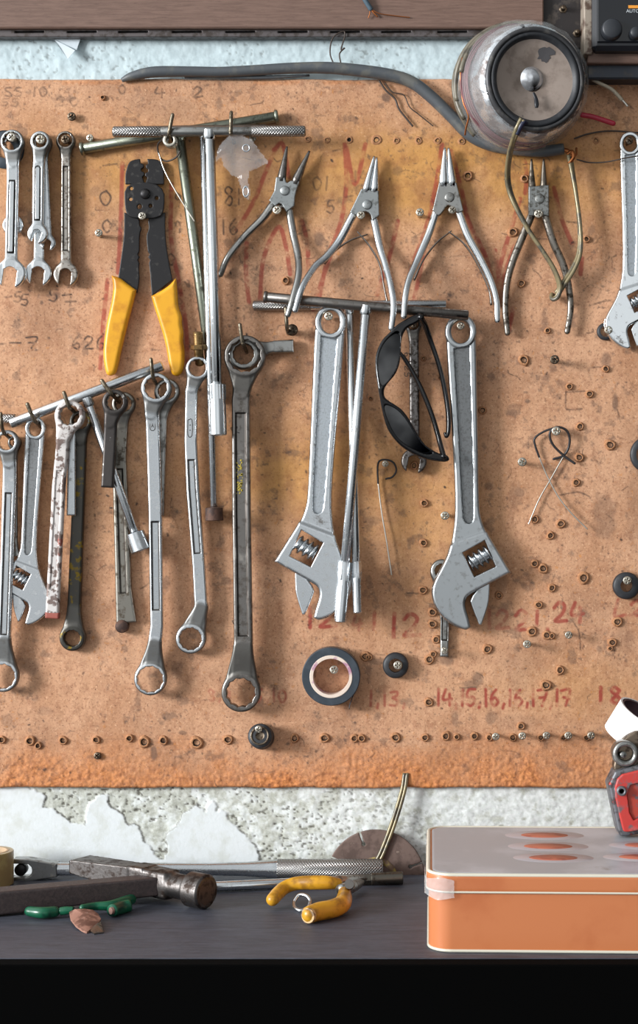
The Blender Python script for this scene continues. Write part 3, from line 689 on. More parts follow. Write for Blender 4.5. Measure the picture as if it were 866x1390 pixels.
def one(name, Mz, m, label, cat, at, group=None, **k):
    M, zc = Mz[:2]; at_ = None
    if len(Mz) > 2:
        p, a0, a1, r1, r2, zl, z0, rth, th = Mz[2]; V = np.asarray(M[0]); zz = V[:, 2] - z0 - zl(V[:, 0], V[:, 1]); fin = np.zeros(len(V)); gr = np.zeros(len(V))
        for (x, y), ang, r, len_ in ((p[0], a0, r1, 1.7), (p[-1], a1 + PI, r2, 2.5)):
            if r:
                u = (V[:, 0] - x) * math.cos(ang) + (V[:, 1] - y) * math.sin(ang)
                k_ = 1 - np.clip((u - r * len_ + 3) / 6, 0, 1)
                dr_ = L2(V[:, 0] - x, V[:, 1] - y); face = np.clip((zz - rth / 2 + 1.2) / .8, 0, 1) * np.clip((r * .99 - dr_) / 1.5, 0, 1)   # ground ring faces stay bright
                k_ *= (1 - face) * np.clip((dr_ - r * .8) / 2, .35, 1)
                fin = np.maximum(fin, k_)
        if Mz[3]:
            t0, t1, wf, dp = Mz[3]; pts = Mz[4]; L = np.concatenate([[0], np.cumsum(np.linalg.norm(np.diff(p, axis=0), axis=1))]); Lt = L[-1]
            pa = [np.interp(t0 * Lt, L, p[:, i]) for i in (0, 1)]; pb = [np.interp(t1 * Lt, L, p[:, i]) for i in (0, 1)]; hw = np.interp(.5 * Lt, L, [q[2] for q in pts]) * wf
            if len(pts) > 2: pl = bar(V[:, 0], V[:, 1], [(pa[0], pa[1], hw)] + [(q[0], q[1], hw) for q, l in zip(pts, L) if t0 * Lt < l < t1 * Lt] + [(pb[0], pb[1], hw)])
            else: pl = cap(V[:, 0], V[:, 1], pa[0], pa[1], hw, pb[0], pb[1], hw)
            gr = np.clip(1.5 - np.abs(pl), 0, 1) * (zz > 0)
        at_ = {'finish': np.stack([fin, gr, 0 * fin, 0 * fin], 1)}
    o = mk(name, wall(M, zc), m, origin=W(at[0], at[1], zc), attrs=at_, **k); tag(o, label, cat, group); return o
def stamp(parent_obj, strokes, z, m, name='stamped_number', r=.55):
    Ms = [tube([(x, y, z) for x, y in s], r, 6, 3) for s in strokes]
    P = {'_o': list(parent_obj.location), '_r': parent_obj}
    return mk(name, wall(join(*Ms), z), m, P)
def digits(s, x, y, w, h, rot=0):
    out = []; c, sn = math.cos(rot), math.sin(rot); cx = 0
    for ch in s:
        for p in DIG[ch]: out.append([(x + (cx + a * w) * c - b * h * sn, y + (cx + a * w) * sn + b * h * c) for a, b in p])
        cx += w * 1.3
    return out
ENGR = mat('engraved_dark', (58, 54, 50), .6, .4)
# top-left row
one('combination_spanner', spanner([(18, 196, 6.5), (18, 306, 6)], 7, 8, r1=14, open2=(14.5, 6, .1)), SATIN, 'silver spanner mostly hidden behind the leftmost bright one of the top-left row', 'spanner', (18, 192))
def comb_row():
    # the first of the row
    M = spanner([(17.5, 193, 9), (18, 240, 8.3), (15, 372, 8.6)], 10, 21, r1=16, open2=(20.5, 9.2, .12), hole1=.72, panel=(.3, .84, .42, 1.6), raised=True, lift1=1)
    one('combination_spanner', M, CHROME, 'bright combination spanner, leftmost of the top-left row, raised bar on its shank', 'spanner', (18, 192))
    M = spanner([(57, 194, 7.5), (52.5, 371, 7.5)], 8, 9, r1=14, open2=(18.5, 8.5, .1), hole1=.7)
    one('combination_spanner', M, CHROME, 'bright combination spanner reaching lowest under the short one, second column of the top-left row', 'spanner', (57, 192))
    M = spanner([(58, 194, 6), (65, 330, 6)], 5, 15.5, r1=12, open2=(11, 4.5, .2), hole1=.7, rth=5)
    one('combination_spanner', M, SATIN, 'thin silver spanner mostly hidden between two others, second column of the top-left row', 'spanner', (58, 192))
    M = spanner([(55, 192, 7.8), (52.5, 230, 8), (51.5, 318, 7.6)], 9, 23, r1=13.5, open2=(14, 5.5, .35), hole1=.62, panel=(.3, .85, .4, 1.2), raised=True)
    o = one('combination_spanner', M, CHROME, 'short bright spanner hanging in front, ending halfway down the second column of the top-left row', 'spanner', (55, 192))
    M = spanner([(89.5, 191, 6.8), (90, 230, 6.8), (90, 373, 7.4)], 9, 10, r1=12.5, open2=(17, 7.8, .12), hole1=.7, panel=(.2, .82, .42, 1.2))
    o = one('combination_spanner', M, metal_mat('worn_bare_steel', (176, 170, 162), .36, (112, 102, 94), .48, .62, sc=300), 'worn grey-brown combination spanner, third and rightmost column of the top-left row', 'spanner', (90, 192))
comb_row()
# lower-left group: offset ring spanners
o = one('ring_spanner', spanner([(11, 600, 9.2), (14, 632, 9.5), (6, 872, 8.5), (4, 918, 9)], 10, 19, r1=16, r2=21.5, lift1=4, lift2=-3, hole2=.74, panel=(.22, .82, .42, 1.3)), SATIN, 'silver offset ring spanner at the left edge of the picture, below the bar end', 'spanner', (12, 597))
one('open_spanner', spanner([(20, 600, 4.5), (20, 735, 4.5), (22, 760, 5)], 6, 6, open2=(12, 5, .5), r1=9), GREY, 'thin dark open spanner half hidden behind the ring spanner at the left edge', 'spanner', (20, 600))
o = one('ring_spanner', spanner([(96, 564, 8.5), (86, 594, 8.3), (80, 660, 8.8), (71, 838, 9)], 11, 27, r1=20, hole1=.66, lift1=4, panel=(.28, .86, .36, 1.2), neck=9), WHITEFLK, 'broken ring spanner with flaking white paint and a red lower end', 'spanner', (95, 564))
mk('red_end', wall(net(lambda X, Y, Z: ext(bar(X, Y, [(71.8, 831, 9.2), (71.3, 839.4, 9.2)]), Z, 21, 33, 2), (60, 828, 20), (84, 842, 34), .8), 27), mat('dull_red_paint', (156, 84, 72), .6), {'_o': list(o.location), '_r': o}, label='red painted end')
one('ring_spanner', spanner([(110, 572, 8), (109, 620, 8.2), (101, 820, 9), (99, 866, 9)], 10, 8, r1=15, r2=17.5, hole2=.6), YELFLK, 'dark ring spanner with yellowish residue, behind the flaking white one', 'spanner', (108, 570))
o = one('steel_bar_stub', (net(lambda X, Y, Z: ext(bar(X, Y, [(98, 575, 5), (97, 700, 6.2)]), Z, 13, 21, 2), (90, 570, 13), (106, 703, 21), 1.), 17), SATIN, 'short pale flat bar between the flaking white spanner and the dark ring spanner', 'bar', (98, 575))
# short broken dark spanner with white flecks, and a long grey one behind it
one('ring_spanner', spanner([(157, 546, 8), (151, 572, 8.6), (146, 662, 8.4)], 11, 30, r1=17, hole1=.64, lift1=3, neck=9), DARKFLK, 'short broken dark ring spanner with white paint flecks, over the T-handle shaft', 'spanner', (157, 546))
def brk(d, X, Y, Z): return cut(d, circ(X, Y, 166, 858, 9.5) + 0 * Z)
one('broken_spanner', spanner([(168, 548, 7.5), (162, 620, 9.5), (168, 800, 11), (172, 846, 14)], 9, 8, r1=16, panel=(.3, .86, .36, 1.6), extra=brk), metal_mat('brown_grey_steel', (136, 132, 124), .42, (92, 84, 74), .5, .66), 'long grey spanner with a broken forked lower end, behind the short dark one', 'spanner', (168, 548))
o = bpy.data.objects['broken_spanner']
mk('bolt_head', wall(rod((166, 850, 3), (166, 850, 14), 9, 16), 8), RUSTM, {'_o': list(o.location), '_r': o})
# pair under the bar's right end
one('ring_spanner', spanner([(227, 531, 8), (219, 570, 8), (216, 700, 7)], 9, 8, r1=17, hole1=.66), GREY, 'grey ring spanner half hidden behind the silver offset one below the bar tip', 'spanner', (227, 530))
o = one('ring_spanner', spanner([(213, 527, 9), (207, 556, 9.4), (211, 690, 9.2), (213, 850, 8.6), (208, 890, 9.5), (204, 922, 9)], 11, 22, r1=20.5, r2=22, hole1=.7, hole2=.76, lift1=4, lift2=-4, panel=(.46, .76, .5, 1.6)), SATIN, 'long silver offset ring spanner hanging from the right tip of the slanted bar', 'spanner', (212, 525))
stamp(o, [[(204, 570), (210, 570), (210, 583), (204, 583), (204, 570)], [(205.5, 573), (208.5, 580)], [(208.5, 573), (205.5, 580)]], 27.6, ENGR)
o = one('ring_spanner', spanner([(269, 500, 8), (260, 532, 8.4), (259, 600, 8.6), (262, 665, 9), (270, 770, 8.6), (273, 825, 8.8), (259, 867, 9.5)], 10, 16, r1=16, r2=20.5, hole1=.68, hole2=.7, lift1=3, lift2=-2, panel=(.34, .68, .44, 1.3)), SATIN, 'bent silver ring spanner hanging from the brass bolt', 'spanner', (269, 500))
stamp(o, [[(255, 570), (260.5, 570), (260.5, 591), (255, 591), (255, 570)], [(257, 577), (259, 577)], [(257, 584), (259, 584)]], 21.4, ENGR)
big = one('ring_spanner', spanner([(333, 484, 11), (327, 545, 12.2), (328, 700, 12.4), (330.5, 868, 12.6), (327, 940, 14)], 13, 25, r1=28, r2=26.5, hole1=.74, hole2=.7, lift1=4, lift2=-5, panel=(.17, .83, .5, 2.0), neck=14), DARK, 'longest dark grey ring spanner, with yellow residue in its grooved shank', 'spanner', (333, 483))
stamp(big, digits('26', 321, 577, 6, 9, 1.2) + digits('24', 323, 839, 6, 9, 1.2), 29.6, ENGR)
mk('yellow_residue', wall(join(*[rod((x, y, 29.0), (x, y, 30.0), r, 8, .2) for x, y, r in [(RNG.uniform(321, 330), RNG.uniform(625, 670), RNG.uniform(.7, 1.8)) for _ in range(46)]]), 25), mat('yellow_residue', (170, 150, 60), .8), {'_o': list(big.location), '_r': big})
one('box_spanner', spanner([(331, 481, 8), (362, 473, 7), (374, 471, 8.6), (399, 470, 9)], 12, 9, r1=21, hole1=.64, neck=8), GREY, 'short grey spanner sticking out sideways behind the ring of the longest spanner', 'spanner', (331, 481))
# spanner behind the sunglasses
o = one('combination_spanner', spanner([(561, 441, 6.8), (562, 470, 6.6), (563, 612, 6.8), (562, 626, 7)], 9, 9, r1=11, hole1=.6, open2=(17.5, 8, .1)), metal_mat('blackened_steel', (112, 108, 106), .42, (66, 60, 56), .44, .6, sc=300), 'blackened combination spanner hanging behind the dark sunglasses', 'spanner', (561, 440))
stamp(o, digits('6125', 557, 478, 7, 8, 1.57), 13.9, ENGR)
# flat spanner behind the right adjustable spanner
o = one('flat_spanner', spanner([(600, 775, 12), (604, 842, 6.5), (603, 892, 6)], 7, 6, r1=16, hole1=.6, panel=(.35, .8, .45, 1.)), GREY, 'thin grey spanner poking out below the jaws of the right adjustable spanner', 'spanner', (604, 700))
# ------------------------------------------------------------------ adjustable spanners
BODY = [(604, 452), (605.5, 441), (613, 433), (624, 430.5), (636, 433), (643.5, 442), (646, 456), (648.6, 620), (650, 690), (653, 706), (659, 722), (677, 752), (691.5, 776.6, 1), (664, 791), (640, 803.6), (632, 809), (629.5, 816), (629.5, 824), (634.5, 840, 1), (637, 851, 1), (631, 854.5), (616, 849), (599, 836), (589, 820), (585.5, 804), (589, 789), (601, 767), (610, 747), (615, 720), (617.5, 690), (615, 620)]
BODYC = chaikin(BODY, 2)
PANEL = chaikin([(615, 474, 1), (637, 470, 1), (641.5, 620), (643, 700), (641, 709), (635.6, 711.5), (629, 708), (627, 698), (622, 600)], 2)
WIN = [(627, 750), (657, 733), (672, 769), (643, 783)]
JAW = chaikin([(664.7, 786, 1), (664, 805), (662.6, 821), (653, 848, 1), (649.6, 847.5, 1), (643, 832), (637.5, 816, 1), (641, 808, 1), (650, 796, 1), (652, 786, 1)], 2)
def adj_body(X, Y, Z):
    b = poly(X, Y, BODYC)
    d = ext(b, Z, -7, 7, 4.2)
    d = smin(d, ext(np.maximum(b, 730 - Y - (X - 640) * .35), Z, -9.5, 9.5, 3), 5)
    d = np.minimum(d, ext(np.abs(ell(X, Y, 624.6, 451, 17.3, 19.3)) - 4.2, Z, -8.6, 8.6, 3.8))
    d = cut(d, ext(poly(X, Y, PANEL), np.abs(Z), 3.6, 20, .4))
    d = cut(d, ell(X, Y, 624.6, 451, 13, 15.5) - .0 * Z)
    d = cut(d, ext(poly(X, Y, WIN), Z, -30, 30, .2))
    d = cut(d, ext(cap(X, Y, 587, 797, 2.2, 588, 814, 2.2), Z, -4, 4, .5))
    return d
ADJ = net(adj_body, (584, 429, -10), (693, 856, 10), 1.0)
def adj_panel(X, Y, Z): return ext(poly(X, Y, PANEL) + .6, Z, 1.5, 4.1, .3)
ADJP = net(adj_panel, (612, 468, 1), (645, 713, 5), 1.0)
ADJJ = net(lambda X, Y, Z: ext(poly(X, Y, JAW), Z, -6.5, 6.5, 2), (636, 784, -7), (666, 850, 7), .9)
wd = unit((30, -16.6)); wc = np.array([650., 758.])
def worm(X, Y, Z):
    u = (X - wc[0]) * wd[0] + (Y - wc[1]) * wd[1]; v = -(X - wc[0]) * wd[1] + (Y - wc[1]) * wd[0]
    rr = L2(v, Z); ph = np.arctan2(Z, v)
    rad = 10.2 + 2.6 * np.cos(2 * PI * u / 8 + ph)
    return np.maximum((rr - rad) * .75, np.abs(u) - 15)
WORM = net(worm, (632, 742, -12), (668, 774, 12), .7)
def adjustable(name, label, at, zc, mats, mirror=False, rot=0., sc=1., worm_m=None, panel_m=CAST):
    t = thing(name, label, 'adjustable spanner', W(at[0], at[1], zc))
    c, s = math.cos(rot), math.sin(rot)
    def tf(M):
        V, F = M; V = np.array(V) - [625, 451, 0]
        if mirror: V[:, 0] *= -1; F = [f[:, ::-1] for f in F]
        V = V * sc; X = V[:, 0] * c - V[:, 1] * s + at[0]; Y = V[:, 0] * s + V[:, 1] * c + at[1]
        return wall((np.stack([X, Y, V[:, 2] + zc], 1), F), zc)
    mk('body', tf(ADJ), mats, t); mk('handle_panel', tf(ADJP), panel_m, t); mk('sliding_jaw', tf(ADJJ), mats, t); mk('worm_screw', tf(WORM), worm_m or SATIN, t)
    return t
PANL = metal_mat('pale_grey_panel', (184, 190, 195), .45, (168, 173, 176), .5, .6, sc=600, bump=.35, c3=(80, 74, 70), lo3=.71, hi3=.75)
adjustable('adjustable_spanner', 'large adjustable spanner in the middle with a pale grey handle panel', (448.5, 438), 25, SATIN, True, .025, 1.0, panel_m=PANL)
adjustable('adjustable_spanner', 'large adjustable spanner right of the sunglasses with a dark grey handle panel', (625.5, 451), 19, metal_mat('duller_satin_steel', (178, 182, 184), .3, (150, 152, 152), .52, .7, c3=(100, 96, 92), lo3=.66, hi3=.76, bump=.08))
adjustable('adjustable_spanner', 'bright adjustable spanner cut off by the right edge of the picture, near the loudspeaker', (855, 196), 15, CHROME, False, .03, .69, panel_m=PANL)
adjustable('adjustable_spanner', 'small adjustable spanner in the lower-left group beside the flaking white spanner', (48.5, 582), 13, SATIN, True, .02, .66)
# ------------------------------------------------------------------ crimping pliers
def flat(pts, z0, z1, r=1., it=2, h=.8, holes=(), cor=None):
    pp = chaikin(pts, it) if it else pts
    q = np.array(pp)
    def f(X, Y, Z):
        d = poly(X, Y, pp)
        for hx, hy, hr in holes: d = cut(d, circ(X, Y, hx, hy, hr))
        return ext(d, Z, z0, z1, r)
    return net(f, (q[:, 0].min(), q[:, 1].min(), z0), (q[:, 0].max(), q[:, 1].max(), z1), h)
t = thing('crimping_pliers', 'black crimping pliers with yellow handles hanging open at upper left', 'pliers', W(193, 292, 8))
w8 = lambda M: wall(M, 10)
HL = [(179, 256.5, 2.3), (178, 271, 2.3), (213.4, 269.5, 2.5), (205, 280, 2.5), (190, 281, 3.2)]
mk('jaw', w8(flat([(170, 250, 1), (169.5, 238), (173, 224), (177.5, 217.5), (190, 215.5, 1), (190.5, 221, 1), (195, 223, 1), (195, 227, 1), (191.5, 229, 1), (192, 232, 1), (196, 234, 1), (196, 238, 1), (193, 240, 1), (196.5, 250, 1)], 6, 10, .6)), BLACKST, t)
mk('jaw', w8(flat([(197, 250, 1), (200, 241, 1), (197, 239, 1), (197, 235, 1), (201, 233, 1), (201, 230, 1), (198, 228, 1), (198, 224, 1), (201, 222, 1), (199.5, 215.5, 1), (213, 216), (219, 220), (222.5, 230), (222.5, 250, 1)], 6, 10, .6)), BLACKST, t)
pl = mk('pivot_plate', w8(flat([(169.5, 247), (223.5, 249), (223.5, 290), (212, 297), (195, 297), (176, 296), (169.5, 285)], 9.5, 13.5, .8, 2, .8, HL)), BLACKST, t)
mk('pivot_rivet', w8(lathe([(0, 18.5), (4, 18.2), (6, 17), (7.2, 14.5), (7.2, 12)], 24, (197.6, 264, 0))), BLACKST, t)
mk('arm', w8(flat([(168.5, 288, 1), (184, 294, 1), (189.5, 298), (189, 306), (192.5, 309), (189, 318), (189, 341, 1), (187, 345, 1), (189, 349, 1), (187, 353, 1), (189, 357, 1), (188, 364), (189.5, 380), (186, 398, 1), (160, 380, 1), (165, 345), (168.5, 318)], 6, 10, .6)), BLACKST, t)
mk('arm', w8(flat([(224, 288, 1), (203, 292, 1), (200.5, 300), (202.5, 310), (198, 320), (200.5, 341, 1), (203, 345, 1), (201, 349, 1), (203.5, 353, 1), (202, 357, 1), (203.5, 370), (206, 402, 1), (234, 380, 1), (228, 350), (224, 320)], 6, 10, .6)), BLACKST, t)
hl = mk('handle_grip', w8(flat([(151.6, 374, 1), (163, 377), (174, 386), (185.5, 394, 1), (182, 408), (173, 442), (164, 480), (160, 500), (156.5, 509), (147, 510.5), (143.5, 505), (140.5, 485), (141, 468), (145, 440), (148.5, 425), (155, 393)], 3, 17, 6.0, 2)), YELLOW, t)
hr = mk('handle_grip', w8(flat([(205.5, 402, 1), (218, 396), (232, 386), (239, 377.5, 1), (241, 398), (241.5, 416), (247.5, 430), (246.5, 440), (249.5, 452), (248, 462), (251.5, 478), (249, 505), (240, 512), (231, 506), (225, 465), (216, 436), (209, 415)], 3, 17, 6.0, 2)), YELLOW, t)
# ------------------------------------------------------------------ circlip pliers
def pliers(label, head, noses, handles, pivot, leaves=(), hm=SATIN, hdm=GREY, nm=SATIN, z=11, spring=None, hr=(5.4, 5.2, 4.6, 4.0), loc=None):
    t = thing('circlip_pliers', label, 'pliers', W(pivot[0], pivot[1], z))
    w_ = lambda M: wall(M, z)
    mk('head_block', w_(flat(head, z - 5.5, z + 5.5, 1.2, 1, .8)), hm, t)
    mk('pivot_rivet', w_(lathe([(0, z + 7.2), (5.5, 7.2 + z), (6.6, 6.4 + z), (6.8, 4 + z)], 24, (pivot[0], pivot[1], 0))), hm, t)
    for (x0, y0, x1, y1, r) in noses: mk('nose', w_(tube([(x1, y1 + 4, z), (x0 + (x1 - x0) * .9, y0 + (y1 - y0) * .9, z), (x0 + (x1 - x0) * .1, y0 + (y1 - y0) * .1, z), (x0, y0, z)], [r, r, r * .34, r * .24], 16, smooth=False)), nm, t)
    for hh in handles:
        n = len(hh); rr = np.interp(np.linspace(0, 1, n), np.linspace(0, 1, len(hr)), hr)
        mk('handle', w_(tube([(x, y, z + zz) for x, y, zz in [(q + (0,))[:3] for q in hh]], rr, 14, 8, True, .8, round_end=True)), hdm, t)
    for lf in leaves:
        mk('leaf_spring', w_(tube([(x, y, z - 2) for x, y in lf], [.9] + [1.3] * (len(lf) - 2) + [1.8], 8, 8, True, 3.0)), DARK, t)
    if spring:
        (x0, y0), (x1, y1), r = spring
        P = [(x0 + (x1 - x0) * a + 0 * a, y0 + (y1 - y0) * a + r * math.cos(a * 2 * PI * 5), z + r * math.sin(a * 2 * PI * 5)) for a in np.linspace(0, 1, 61)]
        mk('coil_spring', w_(tube(P, .8, 6, smooth=False)), DARK, t)
    return t
HEADM = metal_mat('pale_grey_block', (160, 164, 164), .42, (120, 122, 120), .5, .66)
pliers('circlip pliers with dark splayed tips, first of four from the left, beside the plastic bag', [(375, 241, 1), (387, 242, 1), (389, 250), (395, 246, 1), (407, 247, 1), (401, 264), (400, 280, 1), (389, 289, 1), (381, 275), (374, 281, 1), (365.5, 273, 1), (372.5, 260, 1)],
       [(389.5, 199, 382, 243, 6), (420, 205, 401, 247, 6.3)], [[(369, 279), (356, 297), (331, 322), (309, 350), (299, 372, -4)], [(393, 287), (398, 317), (405, 349, 12), (406.5, 379, 30), (399, 412, 39), (393, 432, 38)]], (387, 260), hdm=GREY, hm=HEADM, nm=DARK, spring=((379, 281), (391, 279), 3))
pliers('circlip pliers with closed pointed tips, second of four from the left', [(490.5, 257, 1), (501, 259), (514, 260, 1), (515, 293, 1), (505, 301, 1), (503, 291), (495, 287), (485, 294), (475, 289, 1)],
       [(508, 212, 497, 258, 6), (511.3, 214, 508.5, 258, 6)], [[(479, 292), (460, 327), (443, 350, 9), (428, 365, 18), (412, 396, 38), (403, 426, 40)], [(508, 299), (515, 332), (523.5, 363, 14), (531, 396, 34), (534, 421, 40), (531, 450, 40)]], (498.5, 279),
       [[(485, 314), (501, 333), (515, 358), (521, 388), (526, 412)], [(499, 318), (478, 325), (460, 336), (448, 348), (440, 358)]], hm=HEADM, hdm=SATIN)
pliers('largest and shiniest circlip pliers with closed tips, third of four from the left', [(596, 248, 1), (608, 250), (619.5, 248.6, 1), (629, 287, 1), (620, 291), (613, 281), (606, 279), (600, 290), (594, 295), (587, 286, 1)],
       [(603.6, 201, 602, 250, 7), (608.8, 201, 614, 250, 6.5)], [[(592, 287), (582, 317), (567, 353, 10), (555, 383, 28), (550, 406, 39), (547.6, 434, 40)], [(623, 288), (635, 320), (653, 353), (667, 383), (674, 409), (675, 435)]], (610, 269),
       [[(613, 313), (592, 330), (574, 354), (562, 380)], [(609, 314), (630, 331), (648, 358), (663, 391), (667, 414)]], hm=GREY, hdm=CHROME, nm=CHROME)
pliers('worn circlip pliers with two parallel prongs, fourth of four, under the loudspeaker', [(717, 254, 1), (744.5, 252, 1), (745, 294, 1), (717, 294, 1)],
       [(721.4, 216, 722, 254, 5), (738, 216, 738, 254, 5)], [[(721, 293), (709, 322), (695.5, 356), (688, 386), (686, 421), (689, 452)], [(740, 293), (751, 329), (765, 361), (772, 391), (774.5, 419), (770, 450)]], (732, 271),
       hm=metal_mat('scuffed_block', (150, 152, 150), .5, (110, 108, 102), .46, .6, sc=300), hdm=metal_mat('worn_dark_handles', (140, 134, 126), .36, (82, 74, 66), .48, .62, sc=220), nm=metal_mat('brown_grey_tips', (128, 120, 110), .45, (90, 82, 72), .5, .64))
# ------------------------------------------------------------------ T-handle socket wrenches
def tbar(name, label, a, b, ra, shaft, rs, sock, m, ms, msock, za, zs, knurl=None, sockz=0, flange=None, hexs=True, cat='T-handle wrench'):
    t = thing(name, label, cat, W((a[0] + b[0]) / 2, (a[1] + b[1]) / 2, za))
    w_ = lambda M: wall(M, za)
    a3, b3 = np.array([a[0], a[1], za]), np.array([b[0], b[1], za])
    mk('cross_bar', w_(rod(a3, b3, ra, 20, 1.4)), m, t)
    if knurl:
        for u, v in knurl: mk('knurled_grip', w_(rod(a3 + (b3 - a3) * u, a3 + (b3 - a3) * v, ra + .5, 24, .5)), KNURL, t)
    if flange:
        for e, dr in flange:
            p = a3 if e == 0 else b3; dd = unit(b3 - a3) * (1 if e == 0 else -1)
            mk('end_flange', w_(rod(p, p + dd * 5, ra + dr, 20, 1)), m, t)
    if shaft:
        s, e = np.array([shaft[0], shaft[1], za + (zs - za) * .0]), np.array([shaft[2], shaft[3], zs])
        mk('shaft', w_(join(rod(s, e, rs, 20, .8), lathe([(rs + 1.8, -3), (rs + 1.8, 7), (rs, 10)], 20, s, e - s))), ms, t)
        if sock:
            L, r1, r2 = sock; d = unit(e - s); q = e + d * L
            if hexs: mk('socket', w_(join(lathe([(rs, 0), (r1, 1), (r1, L * .38), (r2, L * .42), (r2, L - 1), (r2 - 1, L), (r2 * .66, L), (r2 * .66, L - 9), (0, L - 9)], 6 if False else 24, e, d), lathe([(rs, -1), (r1 + .8, 1.5), (r1 + .8, L * .3), (rs, L * .36)], 6, e, d))), msock, t, sharp=40)
            else: mk('socket', w_(lathe([(rs, 0), (r1, 1.5), (r2, L - 1), (r2 - 1, L), (r2 * .72, L), (r2 * .72, L - 10), (0, L - 10)], 24, e, d)), msock, t, sharp=40)
    return t
tbar('t_handle_wrench', 'greenish T-handle wrench at top left, its bar tilted behind the shiny one', (109, 202), (378, 158), 7.2, (243, 182, 287, 500), 7.0, (45, 9, 9.5), OLIVE, OLIVE, OLIVE, 10, 10, flange=[(0, 1.8), (1, 2.2)])
tbar('t_handle_wrench', 'thin T-handle wrench hanging behind the shiny one, with a rusty socket at its foot', (190, 176), (362, 174), 5.0, (276, 178, 290, 688), 5.0, (19, 12, 12.5), DARK, SATIN, RUSTM, 24, 20, hexs=False)
tbar('t_handle_wrench', 'shiny T-handle wrench with knurled bar ends across the top left', (153, 179), (415, 178), 7.0, (284, 180, 294, 521), 7.4, (70, 11.5, 12), GREY, CHROME, CHROME, 37, 37, knurl=[(0.005, .25), (.72, .995)])
tbar('t_handle_wrench', 'light T-handle wrench with knurled left end, second shaft right of the middle adjustable spanner', (343, 415), (606, 413), 6.4, (474, 418, 484, 762), 5.8, (68, 6.5, 6), SATIN, CHROME, SATIN, 9, 44, knurl=[(.005, .3)])
tbar('t_handle_wrench', 'dark T-handle wrench slanting across the middle, its socket in front of the adjustable spanner', (358, 403), (636, 428), 7.0, (497, 418, 469, 762), 6.4, (82, 7.5, 8.5), DARK, SATIN, SATIN, 37, 46, flange=[(0, 1.2)])
tbar('t_handle_wrench', 'matt grey T-handle wrench slanting at lower left with spanners hung below its bar', (14, 575), (221, 496), 7.0, (119, 543, 183, 722), 6.0, (27, 13, 14), SATIN, SATIN, SATIN, 17, 19, hexs=False)
tbar('steel_rod', 'bar end cut off by the left edge of the picture beside the slanted T-handle', (-60, 566), (22, 569), 6.5, None, 0, None, SATIN, SATIN, SATIN, 14, 14, knurl=[(.78, .99)], cat='rod')
# ------------------------------------------------------------------ screws
def cross(X, Y, Z, R, ztop):
    d = np.minimum(rect(X, Y, -R * .66, -R * .15, R * .66, R * .15), rect(X, Y, -R * .15, -R * .66, R * .15, R * .66))
    return np.maximum(d, ztop - R * .75 - Z)
def screw_mesh(R, shaft, seed):
    def f(X, Y, Z):
        rr = L2(X, Y)
        dome = np.maximum(L2(rr, Z + R * 2.6) - R * 2.84, np.maximum(rr - R, -Z - R * .45))
        cone = np.maximum(rr - (R + Z * 1.0), np.abs(Z + R * .5) - R * .5)
        d = np.minimum(dome, cone)
        d = np.minimum(d, np.maximum(rr - R * .46, np.abs(Z + shaft / 2) - shaft / 2))
        return cut(d, cross(X, Y, Z, R, R * .24))
    V, F = net(f, (-R, -R, -shaft), (R, R, R * .4), R / 11)
    V = np.asarray(V) * S; V = np.stack([V[:, 0], -V[:, 2], -V[:, 1]], 1)
    return mesh_from('screw', V, [q[:, ::-1] for q in F])
ML = screw_mesh(6, 30, 1); MD = ML.copy(); ML.materials.append(SCREWL); MD.materials.append(SCREWD)
def screw(x, y, z, label, dark=False, sc=1., tilt=(0, 0), group=None, cat='screw'):
    o = bpy.data.objects.new('screw', MD if dark else ML); COL.objects.link(o)
    o.location = Vector(W(x, y, z)); o.scale = (sc, 1, sc)
    o.rotation_euler = (tilt[1], RNG.uniform(0, 1.5), tilt[0]); tag(o, label, cat, group)
